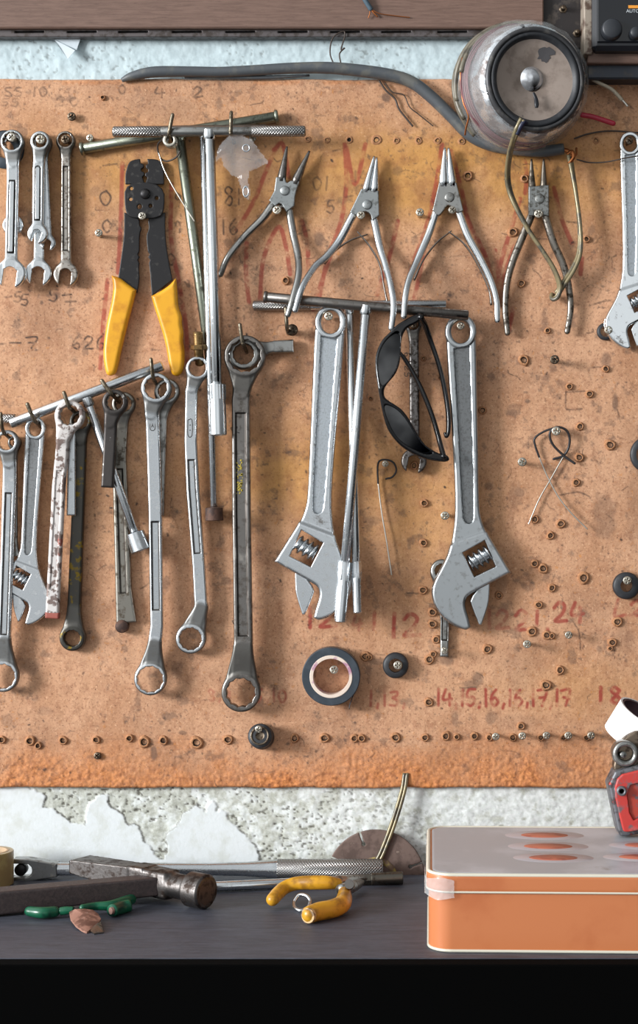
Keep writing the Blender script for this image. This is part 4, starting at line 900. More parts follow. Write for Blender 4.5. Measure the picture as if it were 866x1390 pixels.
SCR = [(97, 158, 8, 'dark cross-head screw alone above the top-left row of spanners', 1, .95), (122, 187, 14, 'brownish cross-head screw just above the left end of the greenish bar', 0, .8),
       (15.5, 186, 32, 'bright cross-head screw holding the leftmost column of the top-left spanners', 0, .95), (55, 189, 33, 'bright cross-head screw holding the second column of the top-left spanners', 0, 1.0), (88.5, 189, 20, 'dark cross-head screw holding the third column of the top-left spanners', 1, .95),
       (134, 316, 22, 'screw protruding left of the black crimping pliers, below the third spanner', 0, .85), (193, 293, 18, 'cross-head screw through the black crimping pliers', 0, .85), (376, 285, 22, 'cross-head screw under the first circlip pliers with dark tips', 0, .95),
       (343, 187, 14, 'small brown screw under the shiny bar beside the plastic bag', 0, .85), (490, 292, 22, 'cross-head screw at the head of the second circlip pliers', 0, .9), (570, 288, 24, 'bright screw sticking out between the second and third circlip pliers', 0, .9), (614, 285, 22, 'cross-head screw under the largest circlip pliers', 0, .85),
       (731, 290, 22, 'cross-head screw holding the worn pliers under the loudspeaker', 0, .95), (854.5, 191, 22, 'dark screw in the slot of the adjustable spanner at the right edge', 1, .8), (446, 429, 34, 'screw in the hanging hole of the middle adjustable spanner', 0, .95), (625.5, 442, 30, 'screw in the hanging hole of the right adjustable spanner', 0, .85),
       (561, 440, 17, 'dark screw holding the spanner behind the sunglasses', 1, .85), (523, 629.5, 14, 'screw holding the loop of the single wire tail below the sunglasses', 0, .75), (753, 488, 26, 'dark screw sticking out alone above the crossed wire tie at the right', 1, 1.), (709, 627, 24, 'bright screw left of the crossed wire tie', 0, 1.), (755, 585, 18, 'screw holding the crossed wire tie at the right', 0, 1.),
       (604, 700, 22, 'bright screw beside the handle of the right adjustable spanner', 0, .95), (603.5, 883, 26, 'bright screw over the foot of the thin spanner below the right adjustable spanner', 0, .75), (453.5, 909, 20, 'cross-head screw inside the black tape roll', 0, .95), (540, 903, 20, 'bright screw through the small black rubber ring beside the tape roll', 0, .95),
       (351, 990, 34, 'bright screw in the end of the small black roller at the foot of the board', 0, .8), (132, 1026, 4, 'dark flat screw low on the left, under the scored line', 1, .8), (851.5, 788, 18, 'cross-head screw inside the black washer at the right edge', 0, .95), (826, 448, 22, 'cross-head screw in the rubber ring below the adjustable spanner at the right edge', 0, .9),
       (715.5, 874.5, 24, 'bright screw below the red number 21', 0, .9), (772, 862, 24, 'bright screw below the red number 24, with rust at its base', 0, .85)]
for x, y, z, lb, dk, sc in SCR: screw(x, y, z, lb, dk, sc, (RNG.normal(0, .05), RNG.normal(0, .05)))
for x, y, lb in ((673, 1000, 'leftmost screw of the five in a row along the scored line at lower right'), (709, 999, 'second screw of the row of five along the scored line at lower right'), (742, 998.5, 'middle screw of the row of five along the scored line at lower right'), (771.5, 998.5, 'fourth screw of the row of five along the scored line at lower right'), (802.5, 998.5, 'rightmost screw of the row of five, nearest the white paper roll')):
    screw(x, y, 20, lb, False, .85, (RNG.normal(0, .06), RNG.normal(0, .06)), 'row of screws along the scored line')
# ------------------------------------------------------------------ hooks (bent nails the bars rest on)
def hook(pts, r, m, label, name='hook'):
    z0 = pts[0][2]; o = mk(name, wall(tube(pts, r, 10, 8, round_end=True), 16), m, origin=W(pts[0][0], pts[0][1], z0)); tag(o, label, 'hook'); return o
NAIL = metal_mat('old_nail', (132, 122, 106), .42, (86, 76, 62), .46, .64, sc=300)
hook([(10, 596, -8), (9, 590, 20), (8.5, 588, 30), (7, 578, 36), (6.5, 563, 38)], 2.6, NAIL, 'bent nail hook holding the ring spanner at the left edge')
hook([(52, 580, -8), (51, 574, 20), (50, 572, 28), (46, 562, 33), (41.5, 550, 35)], 2.8, NAIL, 'bent nail hook holding the small adjustable spanner')
hook([(100, 562, -8), (99, 556, 26), (98, 554, 36), (95, 545, 40), (92, 535, 41)], 2.8, NAIL, 'bent nail hook holding the flaking white spanner')
hook([(160, 546, -8), (157, 539, 30), (155, 536, 40), (149, 528, 42), (143, 519, 42)], 2.8, NAIL, 'bent nail hook holding the short dark spanner')
hook([(211, 524, -8), (210, 516, 24), (210, 513, 32), (209, 502, 36), (208, 490, 37)], 2.6, NAIL, 'bent nail hook at the right tip of the slanted bar')
hook([(334, 478, -8), (332, 470, 34), (331, 467, 38), (329.5, 456, 41), (328, 444, 42)], 2.6, NAIL, 'bent nail hook holding the longest spanner')
hook([(390, 451, -8), (390.5, 449, 26), (390.5, 444, 36), (390, 434, 39), (389.5, 422, 40)], 2.6, NAIL, 'bent nail hook under the crossing pliers handles')
hook([(233, 192, -8), (233, 189, 38), (234, 186, 46), (236, 176, 48), (238.5, 164, 48)], 2.6, NAIL, 'bent nail hook over the shiny bar at upper left')
hook([(316, 190, -8), (316, 188.5, 40), (316, 186, 46), (316.5, 174, 48), (317, 161, 48)], 2.6, NAIL, 'bent nail hook with the plastic bag on it')
o = mk('screw_collar', wall(join(lathe([(5, 22), (9, 22), (9.5, 27), (7, 28), (7.5, 33), (10, 34), (10, 38), (6, 39), (5, 38)], 24, (233, 194, 0))), 20), SCREWL, origin=W(233, 194, 20)); tag(o, 'stack of steel washers on the hook over the shiny bar', 'washers')
o = mk('screw_collar', wall(join(lathe([(3, 14), (7.5, 14), (8, 20), (3, 22)], 20, (397, 449, 0)), rod((397, 449, -4), (397, 449, 22), 3)), 10), SCREWD, origin=W(397, 449, 10)); tag(o, 'dark nut beside the hook under the crossing pliers handles', 'nut')
# brass bolt with a nut
t = thing('bolt', 'brass bolt with a hexagonal nut above the bent silver spanner', 'bolt', W(270, 490, 12))
mk('threaded_shank', wall(join(tube([(270, 492, 8), (270, 480, 20), (269.8, 470, 24), (269.3, 451, 27)], 6.4, 20, 6, round_end=False), *[lathe([(6.3, -.5), (7.2, .3), (6.3, 1.1)], 20, (269.7 - i * .06, 466 - i * 2.1, 24.6 + i * .33), (-.03, -1, .16)) for i in range(7)]), 20), BRASS, t)
mk('nut', wall(lathe([(5, 0), (9.8, 0), (10.6, 1), (10.6, 6), (9.8, 7), (5, 7)], 6, (270, 475, 23), (-.03, -1, .16)), 20), BRASS, t, sharp=30)
# ------------------------------------------------------------------ tape, rings, rollers
def ringprof(r0, r1, z0, z1, c=1.2): return [(r0, z0), (r1 - c, z0), (r1, z0 + c), (r1, z1 - c), (r1 - c, z1), (r0, z1), (r0, z0)]
t = thing('tape_roll', 'black electrical tape roll with a pale core hanging low on the board', 'tape', W(450, 918, 2))
w20 = lambda M: wall(M, 20)
mk('tape_winding', w20(lathe(ringprof(29, 39.5, 2, 26), 64, (449.5, 918, 0))), TAPEBK, t, sharp=40)
mk('core', w20(lathe(ringprof(24.5, 29, 1, 26.8, .6), 48, (449.5, 918, 0))), CORE, t, sharp=40)
mk('loose_end', w20(tube([(482, 938, 14), (478, 948, 14), (474.5, 958, 14), (474, 963, 15)], .7, 8, 6, True, 12)), TAPEBK, t)
def ring_thing(label, x, y, r0, r1, z0, z1, m, name='rubber_ring', cat='ring', ax=(0, 0, 1)):
    o = mk(name, wall(lathe([(a, b) for a, b in ringprof(r0, r1, z0, z1, min(2.5, (r1 - r0) * .4))], 48, (x, y, 0), ax), (z0 + z1) / 2), m, origin=W(x, y, z0), sharp=60); tag(o, label, cat); return o
ring_thing('small black rubber ring with a screw through it, right of the tape roll', 537, 903, 9.5, 17.5, 2, 14, RUBBER)
ring_thing('black washer disc cut by the right edge above the red number', 850, 795, 8.5, 18.5, 2, 12, RUBBER, 'rubber_washer', 'washer')
ring_thing('dark rubber ring behind the jaw of the adjustable spanner at the right edge', 822, 450, 7.5, 12, 0, 6, RUBBER)
ring_thing('small black rubber ring behind the head of the leftmost top-left spanner', 7, 203, 12, 26, 1, 4, TAPEBK, 'rubber_ring', 'ring')
ring_thing('black rubber band loop leaving the picture at the right edge', 880, 617, 17, 25, 1, 9, RUBBER, 'rubber_band', 'band')
t = thing('roller', 'small black ribbed roller hanging at the foot of the board', 'roller', W(354, 998, 0))
rax = unit((-.04, -.22, 1))
mk('roller_body', wall(lathe([(6, 30), (12, 30), (15.6, 29), (16.6, 27), (16.6, 20), (15, 19), (15, 17), (16.8, 16), (16.8, 2), (15, 0), (0, 0)], 40, (355, 1003, 1), rax), 15), RUBBER, t)
mk('hub', wall(lathe([(0, 26), (4, 26), (9.5, 28), (10.5, 31), (12.8, 31.2), (12.8, 29)], 32, (355, 1003, 1), rax), 15), SCREWD, t)
# ------------------------------------------------------------------ wire ties and tails
def wire(name, label, parts, cat='wire', dref=8):
    """parts: list of (part name, points, radius, material)"""
    p0 = parts[0][1][0]
    if len(parts) == 1:
        _, pts, r, m = parts[0]; o = mk(name, wall(tube(pts, r, 8, 8, round_end=True), dref), m, origin=W(*p0)); tag(o, label, cat); return o
    t = thing(name, label, cat, W(*p0))
    for nm, pts, r, m in parts: mk(nm, wall(tube(pts, r, 8, 8, round_end=True), dref), m, t)
wire('wire_tie', 'black wire tie with one straight bright tail below the sunglasses', [('sleeved_loop', [(524, 650, 4), (533, 647, 5), (538, 638, 6), (534, 628, 8), (524, 624, 9), (515, 626, 8), (512.5, 636, 6), (513.2, 656, 4)], 1.3, WIREBL), ('bare_tail', [(513.2, 656, 4), (518, 695, 5), (524, 730, 6), (531.5, 780, 6)], 1.0, WIREBR)])
wire('wire_tie', 'black wire tie with two crossed bright tails on the right of the board', [('sleeved_loop', [(780, 629, 8), (765, 618, 7), (750, 603, 9), (746, 588, 11), (755, 580, 12), (768, 584, 12), (773, 596, 10), (771, 610, 7), (764, 619, 5), (752, 623, 4)], 1.7, WIREBL), ('sleeved_loop', [(755, 580, 12), (738, 586, 9), (726, 595, 7), (727, 606, 6), (732, 620, 5)], 1.5, WIREBL),
     ('bare_tail', [(732, 620, 5), (743, 646, 5), (758, 674, 6), (775, 696, 7), (797, 718, 8)], 1.0, WIREBR), ('bare_tail', [(765, 620, 5), (748, 650, 5), (732, 678, 5), (718, 711, 5)], 1.0, WIREBR)])
wire('wire_tie', 'dark wire loop with a bright tail hanging from the washers at upper left', [('loop', [(246, 208, 20), (240, 216, 18), (228, 220, 14), (219, 216, 12), (215, 205, 14), (217, 197, 20), (228, 192, 30)], 1.3, WIREDK), ('bare_tail', [(216, 208, 13), (224, 232, 16), (240, 262, 18), (265, 302, 20)], 1.0, WIREBR)])
wire('loose_wire', 'thin twisted wire loop tied on the thick cable below the shelf', [('wire', [(453, 88, 10), (448, 72, 10), (452, 52, 10), (466, 43, 10), (468, 50, 10), (463, 68, 11), (468, 66, 11), (461, 74, 11), (463, 88, 10)], 1.0, WIREDK)])
wire('loose_wire', 'thin dark wire hanging below the thick cable, left of the loudspeaker', [('wire', [(515, 109, 4), (524, 122, 4), (536, 133, 4), (541, 146, 4), (550, 158, 4), (560, 170, 4)], 1.3, WIREDK)])
wire('loose_wire', 'thinnest curly wire hanging below the thick cable beside the loudspeaker', [('wire', [(523, 112, 4), (533, 124, 4), (548, 128, 4), (556, 144, 4), (568, 154, 4), (588, 170, 4)], .8, WIREDK)])
wire('cut_cable', 'cut blue-grey cable end with copper strands on the shelf front', [('sheath', [(484, -22, 24), (494, -2, 23), (503, 12, 20)], 3.4, mat('blue_grey_sheath', (74, 92, 104), .45)), ('strand', [(502, 11, 20), (507, 17, 20), (512, 22, 19)], 1.2, COPPER), ('strand', [(502, 11, 20), (502, 18, 20), (500, 24, 19)], .6, COPPER), ('strand', [(503, 12, 20), (514, 18, 20), (530, 20, 18), (556, 23, 18)], .7, COPPER)], 'cable', 20)
wire('loose_wire', 'thin black wire running from the lead joint to the right edge', [('wire', [(783, 217, 10), (800, 221, 10), (822, 222, 18), (846, 219, 28), (872, 215, 30)], 1.0, WIREDK)])
wire('loose_wire', 'black wire curving from the loudspeaker behind the spanner at the right edge', [('wire', [(780, 188, 8), (800, 181, 6), (830, 177, 5), (872, 180, 5)], 1.2, WIREDK)])
wire('wire_stub', 'short beige wire stub with a stripped end right of the loudspeaker', [('sheath', [(796, 103, 20), (812, 112, 20), (830, 122, 22), (843, 136, 24)], 2.6, mat('beige_sheath', (170, 158, 138), .5)), ('bare_end', [(843, 136, 24), (847, 140, 24), (851, 145, 24)], 1.6, WIREBR)], 'wire', 20)
wire('wire_stub', 'short red wire stub right of the loudspeaker', [('sheath', [(790, 156, 14), (806, 159, 14), (832, 168, 16)], 3.6, mat('red_sheath', (176, 40, 62), .4)), ], 'wire', 14)
# ------------------------------------------------------------------ thick cable
cb = mk('thick_cable', wall(join(tube([(165, 108, 5), (180, 103, 7), (210, 98, 9), (260, 97.5, 9), (300, 98, 9), (345, 96, 9.5), (400, 93, 10), (450, 93, 10.5), (500, 98, 10.5), (535, 104, 10.5), (560, 113, 10.5), (585, 132, 10.5), (612, 158, 10.5), (638, 184, 10.5), (667, 198, 12), (700, 204, 14), (735, 207, 16), (764, 204, 16)], [3, 6, 7.5, 7, 7, 7.2, 7.5, 8, 8.4, 8.4, 8.4, 8.4, 8.4, 8.4, 8.4, 8.2, 8, 7.6], 16, 8),
                          tube([(250, 104, 3), (300, 104, 4), (360, 104, 4), (420, 101, 3)], [1.5, 2.6, 2.8, 1.5], 10, 8)), 8), CABLE, origin=W(400, 95, 0)); tag(cb, 'thick grey cable along the top of the board, dipping under the loudspeaker', 'cable')
# twin speaker lead
def twin(pts, r, off): 
    a = crom([q for q in pts], 8); T = np.gradient(a, axis=0); T /= np.linalg.norm(T, axis=1)[:, None]
    N = np.stack([-T[:, 1], T[:, 0], 0 * T[:, 0]], 1)
    ph = np.linspace(0, 2.5, len(a))[:, None]; off = off * (1 if np.isscalar(off) else 1)
    o = N * np.cos(ph) * off + np.array([[0, 0, 1.]]) * np.sin(ph) * off
    return join(tube(a + o, r, 10, smooth=False), tube(a - o, r, 10, smooth=False))
lead = thing('speaker_lead', 'aged twin lead looping down from the loudspeaker over the fourth circlip pliers', 'cable', W(754, 403, 20))
mk('lead_wire', wall(twin([(703, 180, 100), (695, 196, 93), (689.5, 214, 66), (688, 236, 38), (691, 256, 27), (700, 280, 27), (717, 312, 28), (737, 342, 28), (752, 366, 26), (760, 388, 24), (757, 402, 20), (751, 404, 14), (752, 397, 8)], 2.9, 2.2), 26), TWIN, lead)
mk('lead_wire', wall(twin([(757, 398, 16), (765, 385, 22), (778, 365, 24), (786.5, 342, 24), (787, 308, 22), (782, 262, 20), (776, 226, 20), (773, 210, 22)], 2.9, 2.2), 22), TWIN, lead)
mk('bare_splice', wall(join(tube([(772, 222, 22), (778, 214, 25), (776, 206, 24), (770, 210, 22)], 2.6, 8, 6), tube([(774, 212, 24), (782, 210, 22), (783, 200, 18)], 1.5, 8, 6), tube([(764, 203, 18), (770, 204, 20), (776, 210, 22)], 3.0, 8, 6)), 22), COPPER, lead)
# ------------------------------------------------------------------ loudspeaker
t = thing('loudspeaker', 'round loudspeaker wrapped in silver foil and wire at top right', 'loudspeaker', W(700, 118, 0))
A0 = np.array([702., 110., 4.]); A1 = np.array([723., 118., 96.]); ax = unit(A1 - A0)
ws = lambda M: wall(M, 60)
FOIL = metal_mat('crinkled_foil_tape', (206, 210, 214), .24, (128, 116, 112), .48, .6, sc=70, c3=(84, 70, 68), lo3=.56, hi3=.68, sc3=40, metal=.85, bump=.9)
def crink(M, amp, seed, f=1 / 9):
    V, F = M; r = np.random.default_rng(seed); V = np.array(V)
    for _ in range(7):
        k = r.normal(0, f, 3) * 2; ph = r.uniform(0, 6.28); V += amp * .4 * np.sin(V @ k + ph)[:, None] * r.normal(0, .6, 3)
    return V, F
pr = [(60, -2), (80, 0), (82, 6), (84, 20), (84, 36), (82, 50), (80, 62), (78, 72), (76, 80), (74, 87), (71, 91), (68, 93)]
pr2 = []
for (a, b), (c, d) in zip(pr[:-1], pr[1:]):
    for u in np.arange(0, 1, .25): pr2.append((a + (c - a) * u, b + (d - b) * u))
mk('wrapped_housing', ws(crink(lathe(pr2 + [(68, 93), (60, 90)], 128, A0, ax), .8, 4)), FOIL, t)
mk('basket_ring', ws(lathe([(66, 88), (69, 92), (69, 96), (66, 98), (63, 98), (62, 95), (60, 93), (58, 94)], 96, A0, ax)), mat('basket_dark', (66, 66, 68), .4, .4, (96, 94, 92), 80, .5, .66), t)
mk('rubber_surround', ws(lathe([(63, 94), (62, 97), (60, 98.5), (57, 98), (55, 95), (53, 93)], 96, A0, ax)), RUBBER, t)
CONEM = mat('dusty_paper_cone', (150, 136, 126), .8, 0, (128, 114, 104), 60, .45, .65, (84, 76, 74), 26, .64, .67, .2, 300)
mk('cone', ws(lathe([(54.5, 93.5), (52, 93), (40, 90.5), (28, 87.5), (20, 85), (14, 83)], 96, A0, ax)), CONEM, t)
e1 = unit(np.cross((0, 1, 0), ax)); e2 = np.cross(ax, e1)
def on(a, b, h): return A0 + e1 * a + e2 * b + ax * h
pv = on(0, 0, 0)
mk('dust_cap', ws(lathe([(0, 92), (5, 91.5), (9, 90), (13, 87), (16, 84.5), (17, 84)], 48, A0 - np.array([2., 4., 0]), ax)), mat('silver_dust_cap', (214, 216, 220), .2, .8, (150, 150, 150), 40, .5, .7), t)
def patch(cx, cy, r, n, seed):
    rr = np.random.default_rng(seed); th = np.arange(n) * 2 * PI / n; R = r * (1 + .35 * np.sin(3 * th + seed) * .5 + rr.normal(0, .12, n))
    V = [A0 + np.array([0, 0, 0]) + e1 * 0 + np.array([cx - A1[0], cy - A1[1], 0]) + ax * 92.0]
    c = np.array([cx, cy]) - A1[:2]; V = []
    for rad, s in ((1, 1), (0, 0)):
        for a, q in zip(th, R): 
            p = c + s * q * np.array([math.cos(a), math.sin(a)]); d = np.linalg.norm(p)
            V.append(A0 + np.array([p[0], p[1], -(p[0] * ax[0] + p[1] * ax[1]) / ax[2]]) + ax * (np.interp(d, [14, 20, 28, 40, 52], [83, 85, 87.5, 90.5, 93]) + .5))
    V = np.array(V); i = np.arange(n); F = [np.stack([i, (i + 1) % n, n + (i + 1) % n, n + i], 1)]
    return V, F
mk('torn_patch', ws(patch(738, 83, 10, 22, 3)), mat('torn_dark', (78, 76, 78), .8), t)
mk('terminal_tab', ws(tube([(721, 134, 92), (724, 142, 93), (725, 150, 94), (725, 155, 94)], [1.5, 2.6, 3.2, 2.2], 10, 6, True, .5)), BLKPLA, t)
mk('mounting_clip', ws(join(tube([(705, 47, 98), (707, 53, 101), (708, 59, 99)], 3.4, 10, 6), tube([(700, 50, 97), (706, 53, 100), (713, 51, 97)], 2.4, 10, 6))), BLKPLA, t)
mk('mounting_clip', ws(join(tube([(709, 173, 99), (704, 180, 98), (699, 190, 92)], 3.6, 10, 6), tube([(700, 176, 97), (706, 178, 99), (712, 175, 97)], 2.2, 10, 6))), mat('dark_blue_clip', (36, 40, 62), .4), t)
def wrap(R, h, a0, a1, wob, seed, n=40):
    P = []
    for a in np.linspace(a0, a1, n):
        P.append(A0 + ax * (h + wob * math.sin(a * 3 + seed)) + (R + .8 * math.sin(5 * a + seed)) * (math.cos(a) * np.array([1, 0, -ax[0] / ax[2]]) + math.sin(a) * np.array([0, 1, 0])))
    return np.array(P)
BUND = mat('olive_bundled_lead', (112, 106, 92), .4, .1, (78, 74, 66), 70, .5, .66)
mk('wrapped_lead', ws(join(*[tube(wrap(R, h, a0, a1, w, s, 60), 3.6, 10, smooth=False) for R, h, a0, a1, w, s in ((88, 22, 2.6, 5.9, 6, 1), (89, 30, 2.9, 5.6, 7, 2.4), (87, 40, 3.3, 5.9, 6, 4), (88, 14, 2.3, 5.4, 4, 5.1))])), BUND, t)
mk('wrapped_wire', ws(join(*[tube(wrap(85.5 - max(0, h - 44) * .35, h, a0, a1, 2, s, 50), 1.3, 6, smooth=False) for h, a0, a1, s in ((46, 1.7, 4.6, 1), (50, 1.5, 4.4, 2), (54, 1.6, 4.2, 3.3), (57, 1.3, 3.9, 4), (42, 1.2, 3.8, 5))])), mat('purple_brown_wire', (112, 74, 78), .45, .3), t)
mk('enamel_wire', ws(tube([(628, 78, 60), (625, 100, 64), (626, 122, 62), (629, 140, 62), (634, 152, 62), (636, 160, 60), (633, 172, 52), (632, 180, 46)], 1.3, 8, 8)), COPPER, t)
# clear wrap turning the outside milky
def film():
    m = bpy.data.materials.new('clear_film'); m.use_nodes = True; nt = m.node_tree; nt.nodes.clear()
    o = nt.nodes.new('ShaderNodeOutputMaterial'); mx = nt.nodes.new('ShaderNodeMixShader'); tr = nt.nodes.new('ShaderNodeBsdfTransparent'); b = nt.nodes.new('ShaderNodeBsdfPrincipled')
    b.inputs['Base Color'].default_value = lin((226, 228, 228)); b.inputs['Roughness'].default_value = .2; mx.inputs[0].default_value = .14
    nt.links.new(tr.outputs[0], mx.inputs[1]); nt.links.new(b.outputs[0], mx.inputs[2]); nt.links.new(mx.outputs[0], o.inputs[0]); return m
FILM = film()
mk('clear_film', ws(crink(lathe([(86, 8), (89, 20), (89, 40), (86, 56), (83, 70), (80, 82), (77, 90), (72, 95)] , 96, A0, ax), 1.6, 9)), FILM, t)
# ------------------------------------------------------------------ plastic bag
BAGP = chaikin([(314, 180), (322, 181), (343, 190), (352, 203), (366, 221), (350, 228), (339, 233), (337, 247), (341, 262), (337, 273), (331, 268), (326, 254), (322, 241), (314, 238), (303, 226), (300, 214), (293, 221), (294, 206), (302, 192)], 0)
def bag():
    xs_ = np.arange(290, 370, 1.6); ys_ = np.arange(176, 276, 1.6)
    X, Y = np.meshgrid(xs_, ys_, indexing='ij'); d = poly(X, Y, BAGP)
    fold = 16 * (np.abs(vnoise(X.shape[0], X.shape[1], 16, 2, 77) - .5) + vnoise(X.shape[0], X.shape[1], 22, 1, 78) - .5) + 2.4 * np.sin(.1 * X - .12 * Y + 1)
    th = np.clip(-d / 10, 0, 1) ** .7 * 3.5
    ok = d < .4; V = []; F = []
    for s in (1, -1):
        Z = 40 + .55 * fold * (s > 0) - .3 * fold * (s < 0) + s * th
        n0 = len(V) * 0
        mp = np.full(X.shape, -1); mp[ok] = np.arange(ok.sum())
        q = np.stack([mp[:-1, :-1], mp[1:, :-1], mp[1:, 1:], mp[:-1, 1:]], 2).reshape(-1, 4); q = q[(q >= 0).all(1)]
        V.append(np.stack([X[ok], Y[ok], Z[ok]], 1)); F.append(q if s > 0 else q[:, ::-1])
    return join((V[0], [F[0]]), (V[1], [F[1]]))
t = thing('plastic_bag', 'small crumpled clear plastic bag hanging from the shiny bar', 'bag', W(317, 178, 40))
def bagmat():
    m = film(); m.name = 'clear_bag'; m.node_tree.nodes['Mix Shader'].inputs[0].default_value = .16
    b = m.node_tree.nodes['Principled BSDF']; b.inputs['Base Color'].default_value = lin((206, 206, 206)); b.inputs['Roughness'].default_value = .1; return m
mk('film', wall(bag(), 40), bagmat(), t)
EYE = lathe([(3.6, 0), (4.4, 1), (5.4, .6), (5.6, -.4)], 28, (0, 0, 0))
for x, y, sy in ((335, 203, 1.0), (334.5, 262, 1.5)):
    V, F = EYE; V = V * [.8 if sy > 1 else 1, sy, 1] + [x, y, 49]; mk('punched_eyelet', wall((V, F), 40), SATIN, t)
# ------------------------------------------------------------------ sunglasses
OUT = [(573.6, 426), (561, 429), (550.6, 435), (538, 443), (529, 453), (519, 463), (514, 472.5), (510.5, 483), (509.4, 494), (510, 508), (512, 521), (515.5, 543), (521.5, 572), (527, 586), (536, 598.5), (546, 608), (558, 615.5), (570, 621), (582, 625), (601.5, 627.6), (609, 626), (610, 622), (606, 617.5), (594, 615.5), (583, 609), (575, 603), (563, 584), (558, 575), (553, 567), (546, 558), (538.5, 552.5), (526, 545), (522, 541), (521, 536), (521.5, 530), (525, 524), (530, 518), (536, 511), (541, 500), (543, 490), (544, 476), (544.6, 463), (548, 453), (553, 446), (566, 440), (577, 431)]
L1 = [(516, 524), (513, 505), (513, 488), (519, 471), (529, 458), (540, 450), (543.5, 456), (543, 472), (541.5, 490), (536, 506), (528, 518), (520, 527)]
L2_ = [(521, 550), (530, 552), (540, 558), (550, 569), (559, 584), (571, 602), (580, 610), (590, 616), (578, 618), (562, 611), (546, 602), (535, 590), (527, 574), (522, 560)]
def zsh(X, Y):  # wrap of the front: brow side forward, temples back
    return 50 + 16 * np.clip(1 - np.abs(Y - 530) / 105, -.2, 1) - .12 * (X - 510)
OC, LC1, LC2 = chaikin(OUT, 1), chaikin(L1, 2), chaikin(L2_, 2)
def frm(X, Y, Z):
    d = ext(poly(X, Y, OC), Z - zsh(X, Y), -5, 5, 3.5)
    for l in (LC1, LC2): d = cut(d, np.maximum(poly(X, Y, l), -9 + 0 * Z))
    return d
def lens(L):
    q = np.array(L)
    return net(lambda X, Y, Z: ext(poly(X, Y, L) - .8, Z - zsh(X, Y) - 3.5 + ((X - q[:, 0].mean()) ** 2 + (Y - q[:, 1].mean()) ** 2) * .0032, -1.4, 1.4, .5), (q[:, 0].min(), q[:, 1].min(), 36), (q[:, 0].max(), q[:, 1].max(), 74), .8)
t = thing('sunglasses', 'black wraparound sunglasses hanging upright in the middle of the board', 'sunglasses', W(575, 428, 20))
wg = lambda M: wall(M, 36)
mk('frame', wg(net(frm, (508, 424, 34), (612, 630, 74), 1.0)), FRAMEPL, t)
mk('lens', wg(lens(LC1)), LENS, t); mk('lens', wg(lens(LC2)), LENS, t)
mk('temple', wg(tube([(570, 431, 47), (577, 442, 36), (585, 462, 26), (596, 494, 24), (603.5, 526, 24), (608.5, 558, 25), (609, 582, 26), (606.5, 592, 27), (604, 588, 27)], [4.5, 4, 3.4, 3.2, 3.2, 3.4, 3.2, 2.6, 1.8], 12, 8, True, 1.5, round_end=True)), FRAMEPL, t)
mk('temple', wg(tube([(602, 621, 44), (598, 604, 34), (588, 567, 26), (575, 533, 22), (561, 505, 22), (550, 487, 24), (543, 478, 26)], [4, 3.6, 3.4, 3.4, 3.2, 3, 2.4], 12, 8, True, 1.4, round_end=True)), FRAMEPL, t)
# scrap of tape folded on the wall under the shelf
def scrap():
    P = np.array([(73, 53, -5), (109, 53, -5), (104, 69, -4), (93, 84, 2), (88, 77, 1), (102, 70, 3)], float)
    return P
pts = scrap()
def slab(poly2, z, th=.8):
    q = np.array([(x, y, zz + z) for x, y, zz in poly2], float); n = len(q); V = np.concatenate([q, q - [0, 0, th]])
    i = np.arange(n); c = [np.stack([i, n + i, n + (i + 1) % n, (i + 1) % n], 1)]
    T = np.array([[0, k, k + 1] for k in range(1, n - 1)]); 
    return V, [c[0], T, T[:, ::-1] + n]
t = thing('paper_scrap', 'folded scrap of clear tape stuck on the pale wall under the shelf', 'paper', W(90, 60, -6))
mk('stuck_part', wall(slab([(74, 53, 0), (109, 53, 0), (104, 68, .5)], -5), -5), mat('pale_tape', (206, 216, 222), .4), t)
mk('folded_flap', wall(slab([(74, 54, 0), (103, 70, 5), (94, 83, 9), (82, 66, 5)], -4), -5), mat('pale_tape_flap', (216, 226, 232), .4), t)
# ------------------------------------------------------------------ workbench
XW = lambda px, d: (px - XC) * S * (D - d) / D
DE = 413
BENCHM = wood_mat('dark_greasy_bench_wood', (72, 75, 86), (56, 58, 66), (92, 94, 102), 26, (1.2, 9, 9), .55, .3)
t = thing('workbench', 'dark worn wooden workbench along the foot of the wall', 'workbench', (XW(433, 200), -.15, .90 - .03))
bx0, bx1 = -.75, .62
for i, (a, b) in enumerate(((12, 150), (150.2, 290), (290.2, DE - 4))):
    mk('top_plank', box(bx0, bx1, -b * S, -a * S, .872, .90, .00008), BENCHM, t)
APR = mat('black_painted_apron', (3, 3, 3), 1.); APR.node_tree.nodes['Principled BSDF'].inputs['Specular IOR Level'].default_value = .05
mk('back_rail', box(bx0, bx1, -13 * S, 11 * S, .80, .8475, .0002), BENCHM, t)
mk('front_apron', box(bx0, bx1, -(DE + 20) * S, -(DE - 3.6) * S, .68, .8996, .001), APR, t)
